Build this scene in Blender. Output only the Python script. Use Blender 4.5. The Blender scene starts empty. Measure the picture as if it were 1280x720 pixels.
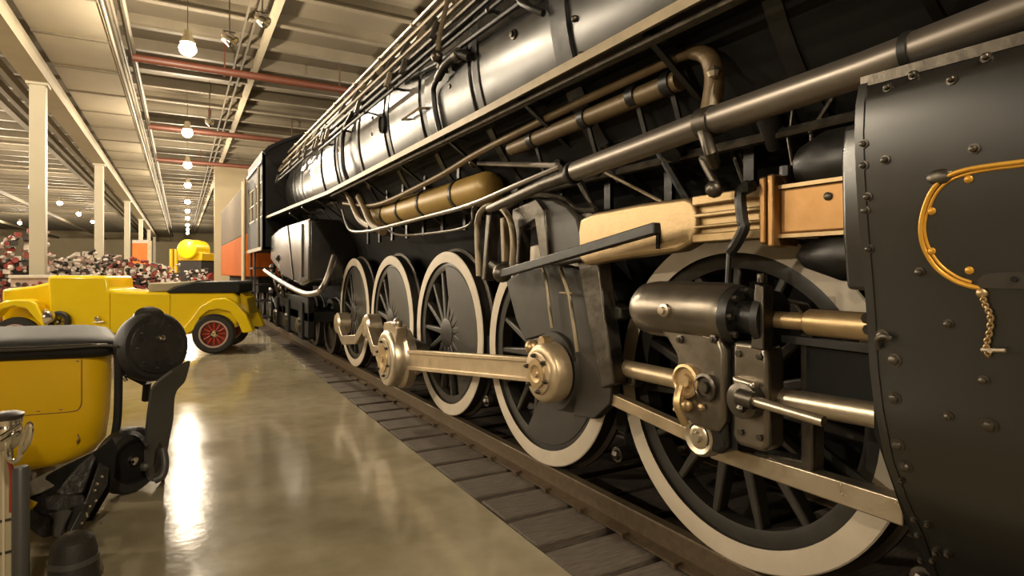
import bpy, bmesh, math, random
from mathutils import Vector, Matrix
random.seed(7)
SC = bpy.context.scene
COL = SC.collection
PI = math.pi
S30, C30, FPX, VY, HC = 0.5, 0.8660254, 736.0, 340.0, 1.485
FZ = -0.17                       # concrete floor level; the rail top is z = 0

# ------------------------------------------------------------------ surveying helpers (photo measurements -> metres)
def ray(u, v):
    rx = (u-640)/FPX
    return Vector((S30+rx*C30, C30-rx*S30, (VY-v)/FPX))
def PX(u, v, X):
    r = ray(u, v); return Vector((0, 0, HC)) + r*(X/r.x)
def PD(u, v, d):
    return Vector((0, 0, HC)) + ray(u, v)*d
def yz(u, v, X):
    p = PX(u, v, X); return (p.y, p.z)

# ------------------------------------------------------------------ materials
def mat(name, col, rough=0.5, metal=0.0, col2=None, scale=6.0, amount=0.5, bump=0.0, bscale=40.0, rvar=0.0, stretch=None, spec=None, coat=0.0):
    m = bpy.data.materials.new(name); m.use_nodes = True
    nt = m.node_tree; b = nt.nodes['Principled BSDF']
    b.inputs['Base Color'].default_value = (*col, 1); b.inputs['Roughness'].default_value = rough
    b.inputs['Metallic'].default_value = metal
    if coat: b.inputs['Coat Weight'].default_value = coat; b.inputs['Coat Roughness'].default_value = 0.08
    if spec is not None: b.inputs['Specular IOR Level'].default_value = spec
    tc = nt.nodes.new('ShaderNodeTexCoord'); src = tc.outputs['Object']
    if stretch:
        mp = nt.nodes.new('ShaderNodeMapping'); mp.inputs['Scale'].default_value = stretch
        nt.links.new(src, mp.inputs['Vector']); src = mp.outputs['Vector']
    if col2 is not None or rvar:
        n = nt.nodes.new('ShaderNodeTexNoise'); n.inputs['Scale'].default_value = scale
        n.inputs['Detail'].default_value = 6; n.inputs['Roughness'].default_value = 0.6
        nt.links.new(src, n.inputs['Vector'])
        r = nt.nodes.new('ShaderNodeValToRGB')
        r.color_ramp.elements[0].position = 0.5-0.5*amount*0.6; r.color_ramp.elements[1].position = 0.5+0.5*amount*0.6
        r.color_ramp.elements[0].color = (*col, 1); r.color_ramp.elements[1].color = (*(col2 or col), 1)
        nt.links.new(n.outputs['Fac'], r.inputs['Fac'])
        if col2 is not None: nt.links.new(r.outputs['Color'], b.inputs['Base Color'])
        if rvar:
            mr = nt.nodes.new('ShaderNodeMapRange'); mr.inputs['From Min'].default_value = 0.3; mr.inputs['From Max'].default_value = 0.7
            mr.inputs['To Min'].default_value = max(0.02, rough-rvar); mr.inputs['To Max'].default_value = rough+rvar
            nt.links.new(n.outputs['Fac'], mr.inputs['Value']); nt.links.new(mr.outputs['Result'], b.inputs['Roughness'])
    if bump:
        n2 = nt.nodes.new('ShaderNodeTexNoise'); n2.inputs['Scale'].default_value = bscale; n2.inputs['Detail'].default_value = 4
        nt.links.new(src, n2.inputs['Vector'])
        bp = nt.nodes.new('ShaderNodeBump'); bp.inputs['Strength'].default_value = bump; bp.inputs['Distance'].default_value = 0.02
        nt.links.new(n2.outputs['Fac'], bp.inputs['Height']); nt.links.new(bp.outputs['Normal'], b.inputs['Normal'])
    return m
def emis(name, col, strength):
    m = bpy.data.materials.new(name); m.use_nodes = True
    b = m.node_tree.nodes['Principled BSDF']
    b.inputs['Base Color'].default_value = (*col, 1)
    b.inputs['Emission Color'].default_value = (*col, 1); b.inputs['Emission Strength'].default_value = strength
    return m

M = {}
M['boiler'] = mat('black boiler jacket paint', (.008, .0075, .0068), .25, 0, (.015, .0138, .012), 2.2, .8, .05, 3, .03, stretch=(1, 2.5, .5), spec=1.0)
M['black'] = mat('black engine paint', (.0055, .0052, .0047), .40, 0, (.011, .010, .0085), 9, .8, .06, 20, .1)
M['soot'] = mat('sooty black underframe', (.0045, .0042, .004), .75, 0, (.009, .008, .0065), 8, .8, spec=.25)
M['casing'] = mat('satin black cylinder jacket', (.0085, .0082, .0076), .30, 0, (.012, .0112, .010), 3, .8, 0, 6, .03, spec=1.0)
M['dsteel'] = mat('dark oiled steel', (.075, .066, .054), .36, .85, (.12, .105, .085), 14, .7, .08, 30, .08)
M['xsteel'] = mat('crosshead steel', (.17, .152, .125), .33, .9, (.23, .20, .16), 6, .7, .04, 30, .05)
M['steel'] = mat('bright machined steel', (.50, .43, .33), .33, .9, (.60, .52, .40), 10, .7, .04, 60, .06)
M['pipe'] = mat('polished steam pipe', (.23, .205, .18), .36, .85, (.27, .24, .21), 3, .7, 0, 40, .03)
M['rod'] = mat('polished rod steel', (.44, .345, .22), .40, .7, (.56, .44, .285), 9, .7, .05, 50, .06)
M['brass'] = mat('tarnished brass', (.36, .25, .12), .40, .75, (.52, .38, .21), 7, .9, .05, 50, .06)
M['bronze'] = mat('brown oiled bronze', (.36, .19, .065), .4, .7, (.44, .25, .10), 12, .7)
M['gold'] = mat('gold painted beading', (.62, .31, .035), .3, .35, (.70, .38, .05), 20, .7)
M['tire'] = mat('cream painted tyre face', (.50, .425, .32), .5, 0, (.58, .50, .39), 7, .8, .04, 40)
M['tread'] = mat('steel tread', (.07, .06, .05), .4, .8)
M['wheel'] = mat('black wheel paint', (.020, .018, .015), .4, 0, (.034, .03, .024), 10, .8)
M['wgrey'] = mat('greasy grey wheel paint', (.028, .0245, .019), .45, .1, (.042, .036, .028), 8, .8)
M['tan'] = mat('lagged tan pipework', (.12, .08, .036), .42, .25, (.17, .118, .058), 8, .8, .08, 30)
M['ochre'] = mat('ochre air tank paint', (.36, .225, .045), .42, .15, (.26, .165, .05), 4, .8, .05, 20)
M['edge'] = mat('worn running board edge', (.17, .135, .085), .45, .5, (.25, .20, .125), 9, .8)
M['yellow'] = mat('yellow car enamel', (.88, .63, .002), .25, 0, (.92, .67, .004), 2, .5, coat=.5)
M['yellow2'] = mat('deep yellow car enamel', (.70, .43, .003), .3, 0, (.73, .45, .004), 2, .5, coat=.3)
M['fabric'] = mat('black hood fabric', (.012, .012, .012), .6, 0, (.019, .019, .018), 20, .7, .2, 120, spec=.25)
M['leather'] = mat('black leather cloth', (.016, .015, .014), .33, 0, (.03, .028, .025), 14, .8, .4, 22, .08)
M['rubber'] = mat('tyre rubber', (.014, .013, .012), .55, 0, (.022, .02, .018), 20, .7, .1, 60)
M['fender'] = mat('dark grey wing paint', (.05, .048, .045), .42, 0, (.062, .06, .055), 6, .8)
M['red'] = mat('red wheel paint', (.42, .035, .012), .35, 0, (.5, .06, .02), 10, .7)
M['chrome'] = mat('chrome', (.75, .72, .66), .12, 1.0)
M['cream'] = mat('cream plaster', (.55, .46, .30), .6, 0, (.62, .53, .36), 5, .6)
M['glass'] = mat('cab glass', (.05, .05, .045), .06, 0, spec=.8)
M['wood'] = mat('weathered timber', (.048, .038, .029), .8, 0, (.15, .118, .09), 5, .9, .5, 18, stretch=(1.2, 9, 9))
M['rail'] = mat('rusty rail steel', (.10, .07, .042), .5, .5, (.16, .115, .07), 20, .8, .1, 60)
M['railtop'] = mat('worn rail head', (.42, .33, .21), .3, .8, (.3, .23, .14), 14, .8)
M['ballast'] = mat('dark ballast', (.015, .012, .009), .9, 0, (.03, .024, .018), 40, .8, .8, 60)
M['ceil'] = mat('painted roof deck', (.165, .138, .097), .75, 0, (.12, .10, .07), .55, .8, .1, 3)
M['soffit'] = mat('painted soffit', (.35, .305, .225), .7, 0, (.29, .25, .18), .7, .8)
M['joist'] = mat('painted roof joist', (.175, .146, .10), .65, 0, (.135, .112, .075), 2, .8)
M['beam'] = mat('cream steel beam', (.40, .345, .245), .6, 0, (.34, .29, .20), 1.5, .8)
M['column'] = mat('cream column paint', (.44, .40, .30), .5, 0, (.39, .35, .26), 1.2, .8)
M['redpipe'] = mat('red sprinkler main', (.085, .024, .012), .5, 0, (.11, .034, .018), 5, .8)
M['conduit'] = mat('grey conduit', (.13, .11, .08), .6, .2)
M['sill'] = mat('khaki sill paint', (.15, .135, .10), .5, 0, (.19, .17, .125), 8, .8)
M['wall'] = mat('hall wall paint', (.46, .38, .25), .8, 0, (.40, .33, .21), .6, .8)
M['dwall'] = mat('dark hall wall', (.05, .042, .03), .8, 0, (.07, .06, .04), .6, .8)
M['lamp'] = emis('lamp lens', (1, .90, .72), 30)
M['orange'] = mat('orange banner', (.80, .20, .03), .6, 0, (.85, .27, .05), 3, .8)
M['white'] = mat('white enamel', (.72, .66, .58), .4, 0, (.62, .56, .5), 6, .8)
M['maroon'] = mat('maroon enamel', (.22, .028, .022), .4, 0, (.3, .05, .035), 6, .8)
M['iron'] = mat('black iron', (.02, .016, .014), .45, 0, (.04, .03, .026), 8, .8)
M['dust'] = mat('dusty pink enamel', (.42, .29, .25), .5, 0, (.5, .38, .33), 8, .8)
M['plinth'] = mat('beige plinth', (.42, .36, .23), .55, 0, (.36, .31, .2), 4, .8)
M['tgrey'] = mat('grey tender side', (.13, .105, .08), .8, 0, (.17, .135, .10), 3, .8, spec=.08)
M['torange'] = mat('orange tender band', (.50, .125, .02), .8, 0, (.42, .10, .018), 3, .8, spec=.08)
M['cabp'] = mat('black cab paint', (.008, .008, .009), .6, 0, (.014, .013, .012), 5, .8, spec=.2)

def floor_mat():
    m = bpy.data.materials.new('polished concrete'); m.use_nodes = True
    nt = m.node_tree; b = nt.nodes['Principled BSDF']; N = nt.nodes.new; L = nt.links.new
    tc = N('ShaderNodeTexCoord')
    n1 = N('ShaderNodeTexNoise'); n1.inputs['Scale'].default_value = .7; n1.inputs['Detail'].default_value = 8; n1.inputs['Roughness'].default_value = .62
    n2 = N('ShaderNodeTexNoise'); n2.inputs['Scale'].default_value = 5; n2.inputs['Detail'].default_value = 6
    L(tc.outputs['Object'], n1.inputs['Vector']); L(tc.outputs['Object'], n2.inputs['Vector'])
    r = N('ShaderNodeValToRGB'); e = r.color_ramp.elements
    e[0].position = .34; e[0].color = (.27, .23, .15, 1); e[1].position = .66; e[1].color = (.36, .315, .215, 1)
    L(n1.outputs['Fac'], r.inputs['Fac'])
    mx = N('ShaderNodeMixRGB'); mx.blend_type = 'MULTIPLY'; mx.inputs['Fac'].default_value = .35
    r2 = N('ShaderNodeValToRGB'); r2.color_ramp.elements[0].position = .35; r2.color_ramp.elements[0].color = (.6, .57, .5, 1); r2.color_ramp.elements[1].position = .6
    L(n2.outputs['Fac'], r2.inputs['Fac']); L(r.outputs['Color'], mx.inputs['Color1']); L(r2.outputs['Color'], mx.inputs['Color2'])
    L(mx.outputs['Color'], b.inputs['Base Color'])
    mr = N('ShaderNodeMapRange'); mr.inputs['From Min'].default_value = .3; mr.inputs['From Max'].default_value = .7
    mr.inputs['To Min'].default_value = .09; mr.inputs['To Max'].default_value = .19; b.inputs['Specular IOR Level'].default_value = .24
    L(n1.outputs['Fac'], mr.inputs['Value']); L(mr.outputs['Result'], b.inputs['Roughness'])
    bp = N('ShaderNodeBump'); bp.inputs['Strength'].default_value = .06; bp.inputs['Distance'].default_value = .02
    n3 = N('ShaderNodeTexNoise'); n3.inputs['Scale'].default_value = 9; L(tc.outputs['Object'], n3.inputs['Vector'])
    L(n3.outputs['Fac'], bp.inputs['Height']); L(bp.outputs['Normal'], b.inputs['Normal'])
    return m
M['floor'] = floor_mat()

# ------------------------------------------------------------------ mesh builder
WORLD = {}                       # world origin and z rotation of every object made here
class MB:
    def __init__(s): s.v = []; s.f = []; s.m = []; s.cur = 0
    def add(s, vs, fs):
        o = len(s.v); s.v += [Vector(p) for p in vs]
        for f in fs: s.f.append([i+o for i in f]); s.m.append(s.cur)
        return s
    def box(s, x0, x1, y0, y1, z0, z1):
        return s.add([(x, y, z) for z in (z0, z1) for x, y in ((x0, y0), (x1, y0), (x1, y1), (x0, y1))],
            [(3, 2, 1, 0), (4, 5, 6, 7), (0, 1, 5, 4), (1, 2, 6, 5), (2, 3, 7, 6), (3, 0, 4, 7)])
    def prism(s, pts, axis, a, b):
        n = len(pts)
        def P(p, t): return {'X': (t, p[0], p[1]), 'Y': (p[0], t, p[1]), 'Z': (p[0], p[1], t)}[axis]
        return s.add([P(p, a) for p in pts]+[P(p, b) for p in pts],
            [list(range(n)), list(range(2*n-1, n-1, -1))]+[(i, (i+1) % n, n+(i+1) % n, n+i) for i in range(n)])
    def beam(s, p, q, w, h, up=(0, 0, 1)):
        p, q = Vector(p), Vector(q); d = (q-p).normalized(); up = Vector(up)
        x = d.cross(up)
        if x.length < 1e-4: x = d.cross(Vector((1, 0, 0)))
        x.normalize(); y = x.cross(d).normalized(); x = x*w/2; y = y*h/2
        return s.add([p-x-y, p+x-y, p+x+y, p-x+y, q-x-y, q+x-y, q+x+y, q-x+y],
            [(0, 1, 2, 3), (7, 6, 5, 4), (0, 4, 5, 1), (1, 5, 6, 2), (2, 6, 7, 3), (3, 7, 4, 0)])
    def tube(s, pts, r, n=10, closed=False):
        P = [Vector(p) for p in pts]; k = len(P)
        R = r if isinstance(r, (list, tuple)) else [r]*k
        vs = []; prev = None
        for i in range(k):
            if closed: t = P[(i+1) % k]-P[i-1]
            else: t = P[min(i+1, k-1)]-P[max(i-1, 0)]
            t.normalize()
            if prev is None:
                a = Vector((0, 0, 1)) if abs(t.z) < .9 else Vector((1, 0, 0))
                x = t.cross(a).normalized()
            else:
                x = prev-t*prev.dot(t); x.normalize()
            prev = x; y = t.cross(x)
            for j in range(n):
                a = 2*PI*j/n; vs.append(P[i]+(x*math.cos(a)+y*math.sin(a))*R[i])
        fs = []
        for i in range(k if closed else k-1):
            for j in range(n):
                a, b = i*n+j, i*n+(j+1) % n; c, d = ((i+1) % k)*n+(j+1) % n, ((i+1) % k)*n+j
                fs.append((a, b, c, d))
        if not closed: fs += [list(range(n))[::-1], list(range((k-1)*n, k*n))]
        return s.add(vs, fs)
    def lathe(s, o, axis, prof, n=32, a0=0.0, a1=2*PI, closed=False):
        o = Vector(o); ax = Vector(axis).normalized()
        u = ax.cross(Vector((0, 0, 1)) if abs(ax.z) < .9 else Vector((0, 1, 0))).normalized(); w = ax.cross(u)
        full = abs(a1-a0-2*PI) < 1e-6; k = len(prof); cols = n if full else n+1
        vs = []
        for i in range(cols):
            a = a0+(a1-a0)*i/n
            for t, r in prof: vs.append(o+ax*t+(u*math.cos(a)+w*math.sin(a))*r)
        fs = []
        for i in range(n):
            j = (i+1) % cols
            for q in range(k if closed else k-1):
                q2 = (q+1) % k
                fs.append((i*k+q, j*k+q, j*k+q2, i*k+q2))
        if not full and closed: fs += [list(range(k)), list(range(n*k, n*k+k))[::-1]]
        if full and not closed:
            if prof[0][1] > 1e-5: fs.append([i*k for i in range(n)][::-1])
            if prof[-1][1] > 1e-5: fs.append([i*k+k-1 for i in range(n)])
        return s.add(vs, fs)
    def cyl(s, p, q, r, n=20):
        p, q = Vector(p), Vector(q); return s.lathe(p, q-p, [(0, r), ((q-p).length, r)], n)
    def ball(s, c, r, sc=(1, 1, 1), n=12):
        c = Vector(c); vs = []; fs = []; m = n//2
        for i in range(m+1):
            th = PI*i/m
            for j in range(n):
                a = 2*PI*j/n
                vs.append(c+Vector((sc[0]*math.sin(th)*math.cos(a), sc[1]*math.sin(th)*math.sin(a), sc[2]*math.cos(th)))*r)
        for i in range(m):
            for j in range(n): fs.append((i*n+j, (i+1)*n+j, (i+1)*n+(j+1) % n, i*n+(j+1) % n))
        return s.add(vs, fs)
    def build(s, name, mats, parent=None, origin=None, bevel=0, seg=2, angle=38, subsurf=0, local=False):
        me = bpy.data.meshes.new(name)
        po = WORLD.get(parent.name, Vector((0, 0, 0))) if parent is not None else Vector((0, 0, 0))
        if local: org = Vector(origin or (0, 0, 0)); sub = Vector((0, 0, 0)) if origin is None else org
        else: org = Vector(origin) if origin is not None else po; sub = org
        me.from_pydata([p-sub for p in s.v], [], s.f)
        for mm in (mats if isinstance(mats, (list, tuple)) else [mats]): me.materials.append(mm)
        for p, i in zip(me.polygons, s.m): p.material_index = i
        bm = bmesh.new(); bm.from_mesh(me); bmesh.ops.remove_doubles(bm, verts=bm.verts, dist=1e-5)
        bmesh.ops.recalc_face_normals(bm, faces=bm.faces); bm.to_mesh(me); bm.free()
        for p in me.polygons: p.use_smooth = True
        me.set_sharp_from_angle(angle=math.radians(angle))
        o = bpy.data.objects.new(name, me); COL.objects.link(o)
        if parent is not None: o.parent = parent
        o.location = org if local else org-po
        WORLD[o.name] = po+org if local else org
        if bevel:
            b = o.modifiers.new('bevel', 'BEVEL'); b.width = bevel; b.segments = seg; b.limit_method = 'ANGLE'; b.angle_limit = math.radians(40)
            b.harden_normals = False
        if subsurf:
            q = o.modifiers.new('subsurf', 'SUBSURF'); q.levels = subsurf; q.render_levels = subsurf
        return o
def tag(o, label=None, cat=None, group=None, kind=None):
    if label: o['label'] = label
    if cat: o['category'] = cat
    if group: o['group'] = group
    if kind: o['kind'] = kind
    return o
def empty(name, loc, label, cat, rz=0, group=None):
    o = bpy.data.objects.new(name, None); COL.objects.link(o); o.location = loc; o.rotation_euler = (0, 0, rz)
    o.empty_display_size = .2
    WORLD[o.name] = Vector(loc)
    return tag(o, label, cat, group)
KIDS = {}
def copy_tree(o, parent=None):
    c = o.copy(); COL.objects.link(c)
    if parent is not None: c.parent = parent
    for ch in [x for x in bpy.data.objects if x.parent == o]: copy_tree(ch, c)
    return c
def arc(cx, cy, r, a0, a1, n, ry=None):
    ry = ry or r
    return [(cx+r*math.cos(math.radians(a0+(a1-a0)*i/n)), cy+ry*math.sin(math.radians(a0+(a1-a0)*i/n))) for i in range(n+1)]
def smooth(pts, k=6):           # Catmull-Rom through the points
    P = [Vector(p) for p in pts]; out = []
    for i in range(len(P)-1):
        p0, p1, p2, p3 = P[max(i-1, 0)], P[i], P[i+1], P[min(i+2, len(P)-1)]
        for j in range(k):
            t = j/k
            out.append(.5*((2*p1)+(p2-p0)*t+(2*p0-5*p1+4*p2-p3)*t*t+(3*p1-p0-3*p2+p3)*t**3))
    return out+[P[-1]]
ORD = ['first', 'second', 'third', 'fourth', 'fifth', 'sixth', 'seventh', 'eighth', 'ninth', 'tenth', 'eleventh', 'twelfth', 'thirteenth',
    'fourteenth', 'fifteenth', 'sixteenth', 'seventeenth', 'eighteenth', 'nineteenth']
def ordinal(i):
    if i < 19: return ORD[i]
    n = i+1; t = {2: 'twent', 3: 'thirt', 4: 'fort', 5: 'fift'}[n//10]
    return t+'ieth' if n % 10 == 0 else t+'y-'+ORD[n % 10-1]

# ================================================================== camera
cam = bpy.data.cameras.new('camera'); co = bpy.data.objects.new('camera', cam); COL.objects.link(co)
co.location = (0, 0, HC); co.rotation_euler = (PI/2, 0, -math.radians(30))
cam.sensor_fit = 'HORIZONTAL'; cam.sensor_width = 36; cam.lens = FPX/1280*36; cam.shift_y = -20/1280
cam.clip_start = .05; cam.clip_end = 400
SC.camera = co

# ================================================================== the hall (its axis is turned a little from the track's)
BA = .0150                      # the hall's axis drifts this much in x per metre of y
def bx(y): return BA*y
def struct(mb, name, m, bevel=0, angle=38):
    return tag(mb.build(name, m, None, bevel=bevel, angle=angle), kind='structure')
def edge(y): return 1.84+.0185*y
YN, YF = -14.0, 104.0
f = MB(); f.add([(-34, YN, FZ), (edge(YN), YN, FZ), (edge(YF), YF, FZ), (-34, YF, FZ), (-34, YN, FZ-.35), (edge(YN), YN, FZ-.35), (edge(YF), YF, FZ-.35), (-34, YF, FZ-.35)],
    [(0, 1, 2, 3), (7, 6, 5, 4), (1, 5, 6, 2), (0, 4, 5, 1), (3, 2, 6, 7), (0, 3, 7, 4)])
struct(f, 'floor', M['floor'])
struct(MB().box(-5, 16, YN, YF, -.9, -.36), 'floor_track_bed', M['ballast'])
struct(MB().box(5.6, 16, YN, YF, -.355, FZ), 'floor_beyond_track', M['floor'])
struct(MB().box(-34, 16, YN, YF, 7.7, 7.9), 'ceiling', M['ceil'])
struct(MB().box(-34.2, -34, YN, YF, -.5, 7.8), 'wall_left', M['wall'])
struct(MB().box(16, 16.2, YN, YF, -.9, 7.8), 'wall_right', M['dwall'])
struct(MB().box(-34, 16, YF, YF+.2, -.9, 7.8), 'wall_far', M['wall'])
struct(MB().box(-34, 16, YN-.2, YN, -.9, 7.8), 'wall_near', M['wall'])

# columns and the long beam over them
def col_pt(i):                    # measured columns: the second from the camera is the first one in view
    u = [48, 124, 159, 176, 186, 193][i]
    return PD(u, 340, 14.5*176/(226-u))
cols = [col_pt(i) for i in range(6)]
c0 = cols[0]; dirv = (cols[3]-cols[0]); dirv.z = 0; dirv.normalize()
def along(t): return Vector((c0.x, c0.y, 0))+dirv*t
rz_b = math.atan2(-dirv.x, dirv.y)
def hall_box(name, m, off0, off1, t0, t1, z0, z1, bevel=0):
    """a long box parallel to the row of columns; off is metres to the right of their centre line"""
    side = Vector((dirv.y, -dirv.x, 0)); mb = MB(); P = []
    for z in (z0, z1):
        for t, o in ((t0, off0), (t0, off1), (t1, off1), (t1, off0)):
            p = along(t)+side*o; P.append((p.x, p.y, z))
    mb.add(P, [(3, 2, 1, 0), (4, 5, 6, 7), (0, 1, 5, 4), (1, 2, 6, 5), (2, 3, 7, 6), (3, 0, 4, 7)])
    return struct(mb, name, m, bevel)
for i, p in enumerate(cols):
    c = MB(); w = .155
    c.box(-w, w, -w, w, FZ, 6.1)
    c.box(-w-.04, w+.04, -w-.04, w+.04, FZ, FZ+.05)
    c.box(-w-.06, w+.06, -w-.06, w+.06, 6.0, 6.1)
    o = struct(c, 'column', M['column'], .012); o.location = (p.x, p.y, 0); o.rotation_euler.z = rz_b
p = along(-12.5); c = MB().box(-.155, .155, -.155, .155, FZ, 6.1)
o = struct(c, 'column', M['column'], .012); o.location = (p.x, p.y, 0); o.rotation_euler.z = rz_b
TN, TF = -24, 86
hall_box('beam_long', M['beam'], -.17, .17, TN, TF, 6.1, 6.55)
hall_box('beam_flange', M['beam'], -.24, .24, TN, TF, 6.06, 6.1)
hall_box('soffit', M['soffit'], .2, 1.62, TN, TF, 6.72, 7.7)
hall_box('trim_soffit', M['beam'], 1.62, 1.68, TN, TF, 6.70, 6.84)
for o_, z_, r_ in ((1.80, 6.9, .035), (1.92, 7.0, .03), (1.80, 6.2, .03), (2.02, 6.86, .045)):
    side = Vector((dirv.y, -dirv.x, 0)); a, b = along(TN)+side*o_, along(TF)+side*o_
    struct(MB().tube([(a.x, a.y, z_), (b.x, b.y, z_)], r_, 8), 'trim_conduit', M['conduit'])
for o_, z_, w_ in ((-.75, 6.3, .14), (-1.25, 6.45, .12), (-1.75, 6.6, .2), (4.9, 7.28, .13), (4.55, 7.35, .045), (4.35, 7.35, .04), (8.5, 7.2, .14), (-6.5, 6.2, .16), (-12.0, 6.2, .16)):
    hall_box('trim_beam', M['conduit'] if w_ < .06 else M['beam'] if o_ > 0 else M['joist'], o_-w_/2, o_+w_/2, TN, TF, z_, z_+.22 if w_ > .08 else z_+.06)
# joints across the soffit
for k in range(34):
    hall_box('trim_joint', M['joist'], .2, 1.62, -14+k*2.4, -14+k*2.4+.09, 6.69, 6.73)
# cross joists: left of the beam and right of the soffit
jl = MB().box(-33.6, -.5, -.05, .05, 7.25, 7.7).box(-33.6, -.5, -.11, .11, 7.22, 7.25)
jr = MB().box(1.7, 18.0, -.04, .04, 7.42, 7.7).box(1.7, 18.0, -.09, .09, 7.39, 7.42)
pj = None; pk = None
for k in range(62):
    t = -22+k*1.72; q = along(t)
    if pj is None:
        pj = struct(jl, 'ceiling_joist', M['joist']); pk = struct(jr, 'ceiling_joist', M['joist']); a, b = pj, pk
    else:
        a = pj.copy(); b = pk.copy(); COL.objects.link(a); COL.objects.link(b)
    for o in (a, b): o.location = (q.x, q.y, 0); o.rotation_euler.z = rz_b
# red sprinkler mains crossing under the joists
for i, (u, v, r) in enumerate(((237, 84, .1), (237, 164, .1), (237, 203, .1))):
    y = None
    p = PD(u, v, 736*(6.75-HC)/(340-v))
    mb = MB().tube([(-1.1+bx(p.y), p.y-.1, 6.75), (14, p.y, 6.75)], r, 12)
    for x in (1.2, 4.2, 8): mb.tube([(x, p.y, 6.75), (x, p.y, 7.7)], .02, 6).cyl((x-.03, p.y, 6.75), (x+.03, p.y, 6.75), r*1.12, 12)
    struct(mb, 'trim_sprinkler_pipe', M['redpipe'])

# ================================================================== lamps
def make_lamp(label, group):
    t = empty('high_bay_lamp', (0, 0, 0), label, 'ceiling lamp', group=group)
    MB().lathe((0, 0, .12), (0, 0, 1), [(0, .15), (.03, .15), (.1, .1), (.26, .08), (.28, .03)], 20).build('lamp_housing', M['cream'], t)
    MB().ball((0, 0, 0), .17, (1, 1, .85), 16).build('lamp_globe', M['lamp'], t)
    MB().tube([(0, 0, .38), (0, 0, 1.5005)], .009, 6).build('stem', M['conduit'], t)
    return t
lp = make_lamp('x', 'x')
LD = bpy.data.lights.new('lamp_bulb', 'POINT'); LD.energy = 720; LD.color = (1, .84, .62); LD.shadow_soft_size = .12
def put_lamp(o, x, y, z, label, group):
    o.location = (x, y, z); o['label'] = label; o['group'] = group
    l = bpy.data.objects.new('lamp_bulb', LD); COL.objects.link(l); l.parent = o; l.location = (0, 0, -.28)
rowA = [PD(234.5, 340, 12.7+6.55*k) for k in range(10)]
first = [True]
def lamp(x, y, z, label, group):
    if first[0]:
        o = lp; first[0] = False
    else:
        o = lp.copy(); COL.objects.link(o)
        for ch in LPARTS:
            c = ch.copy(); COL.objects.link(c); c.parent = o
    tt = (Vector((x, y, 0))-along(0)).dot(dirv); t2 = -22+1.72*(round((tt+22)/1.72-.5)+.5)
    x += dirv.x*(t2-tt); y += dirv.y*(t2-tt)
    put_lamp(o, x, y, z, label, group)
LPARTS = [x for x in bpy.data.objects if x.parent == lp]
for k, p in enumerate(rowA):
    lamp(p.x, p.y, 6.2, '%s ceiling lamp from the camera in the row above the aisle' % ordinal(k), 'lamps above the aisle')
for k, y in enumerate((-2.6, -7.5)):
    lamp(-.35, y, 6.2, 'ceiling lamp over the near aisle above the frame, %s from the hall end' % ordinal(k), 'lamps above the near aisle')
for k in range(8):
    q = along(-10+k*8.6)
    lamp(q.x-4.2, q.y, 6.2, '%s lamp from the camera in the row just left of the columns' % ordinal(k), 'lamps left of the columns')
for k in range(8):
    q = along(-8+k*9)
    lamp(q.x-10.5, q.y, 6.2, '%s lamp from the camera in the middle row left of the columns' % ordinal(k), 'lamps of the left hall middle row')
for k in range(6):
    q = along(4+k*10)
    lamp(q.x-17.5, q.y, 6.2, '%s lamp from the camera in the farthest left row' % ordinal(k), 'lamps of the left hall far row')
for k in range(3):
    q = along(-6+k*15)
    lamp(q.x+10, q.y, 6.2, '%s lamp from the camera in the row behind the boiler' % ordinal(k), 'lamps above the locomotive')
# fill spotlights added out of view left of the aisle to brighten the wheels
SD = bpy.data.lights.new('fill_spot_bulb', 'SPOT'); SD.energy = 380; SD.color = (1, .86, .66); SD.shadow_soft_size = .07; SD.spot_size = math.radians(40); SD.spot_blend = .8
for k, (y, ty) in enumerate(((1.6, 2.6), (4.6, 4.9), (8.0, 7.2), (12.0, 10.5))):
    p = Vector((-4.6, y, 3.0)); tgt = Vector((2.3, ty, 1.3)); d = (tgt-p).normalized()
    t = empty('track_or_fill_spotlight', p, '%s added fill spotlight from the casing end, hung left of the aisle, lighting the wheels' % ordinal(k), 'spotlight', group='added fill spotlights aimed at the locomotive')
    MB().tube([p, (p.x, p.y, 7.7005)], .014, 8).build('stem', M['conduit'], t)
    MB().lathe(p-d*.02, d, [(0, .04), (0, .07), (.16, .10), (.22, .11), (.215, .095), (.14, .085), (.1, 0)], 20).build('lamp_head', M['iron'], t)
    MB().lathe(p+d*.15, d, [(0, .084), (.004, .07), (.006, 0)], 20).build('lens', M['lamp'], t)
    l = bpy.data.objects.new('fill_spot_bulb', SD); COL.objects.link(l); l.parent = t; l.location = d*.26; l.rotation_euler = d.to_track_quat('-Z', 'Y').to_euler()
# small spot heads on stems
def spot(u, v, d, label):
    p = PD(u, v, d); t = empty('track_or_fill_spotlight', p, label, 'spotlight')
    MB().tube([(p.x, p.y, p.z+.1), (p.x, p.y, 7.7005)], .014, 6).build('stem', M['conduit'], t)
    MB().lathe(p+Vector((-.1, .02, .06)), (.55, -.3, -.5), [(0, .06), (.05, .1), (.2, .115), (.24, .12), (.235, .1), (.1, .02)], 14).build('lamp_head', M['chrome'], t)
    MB().beam(p+Vector((-.12, 0, .12)), p+Vector((.1, 0, .12)), .03, .03).build('yoke', M['conduit'], t)
spot(287, 48, 11, 'silver spotlight head on a long stem, left one of the two near the ceiling top')
spot(328, 24, 11, 'silver spotlight head at the top beside the cream ceiling beam')
spot(262, 152, 19, 'small dark spotlight hanging under the second red pipe')

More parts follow.
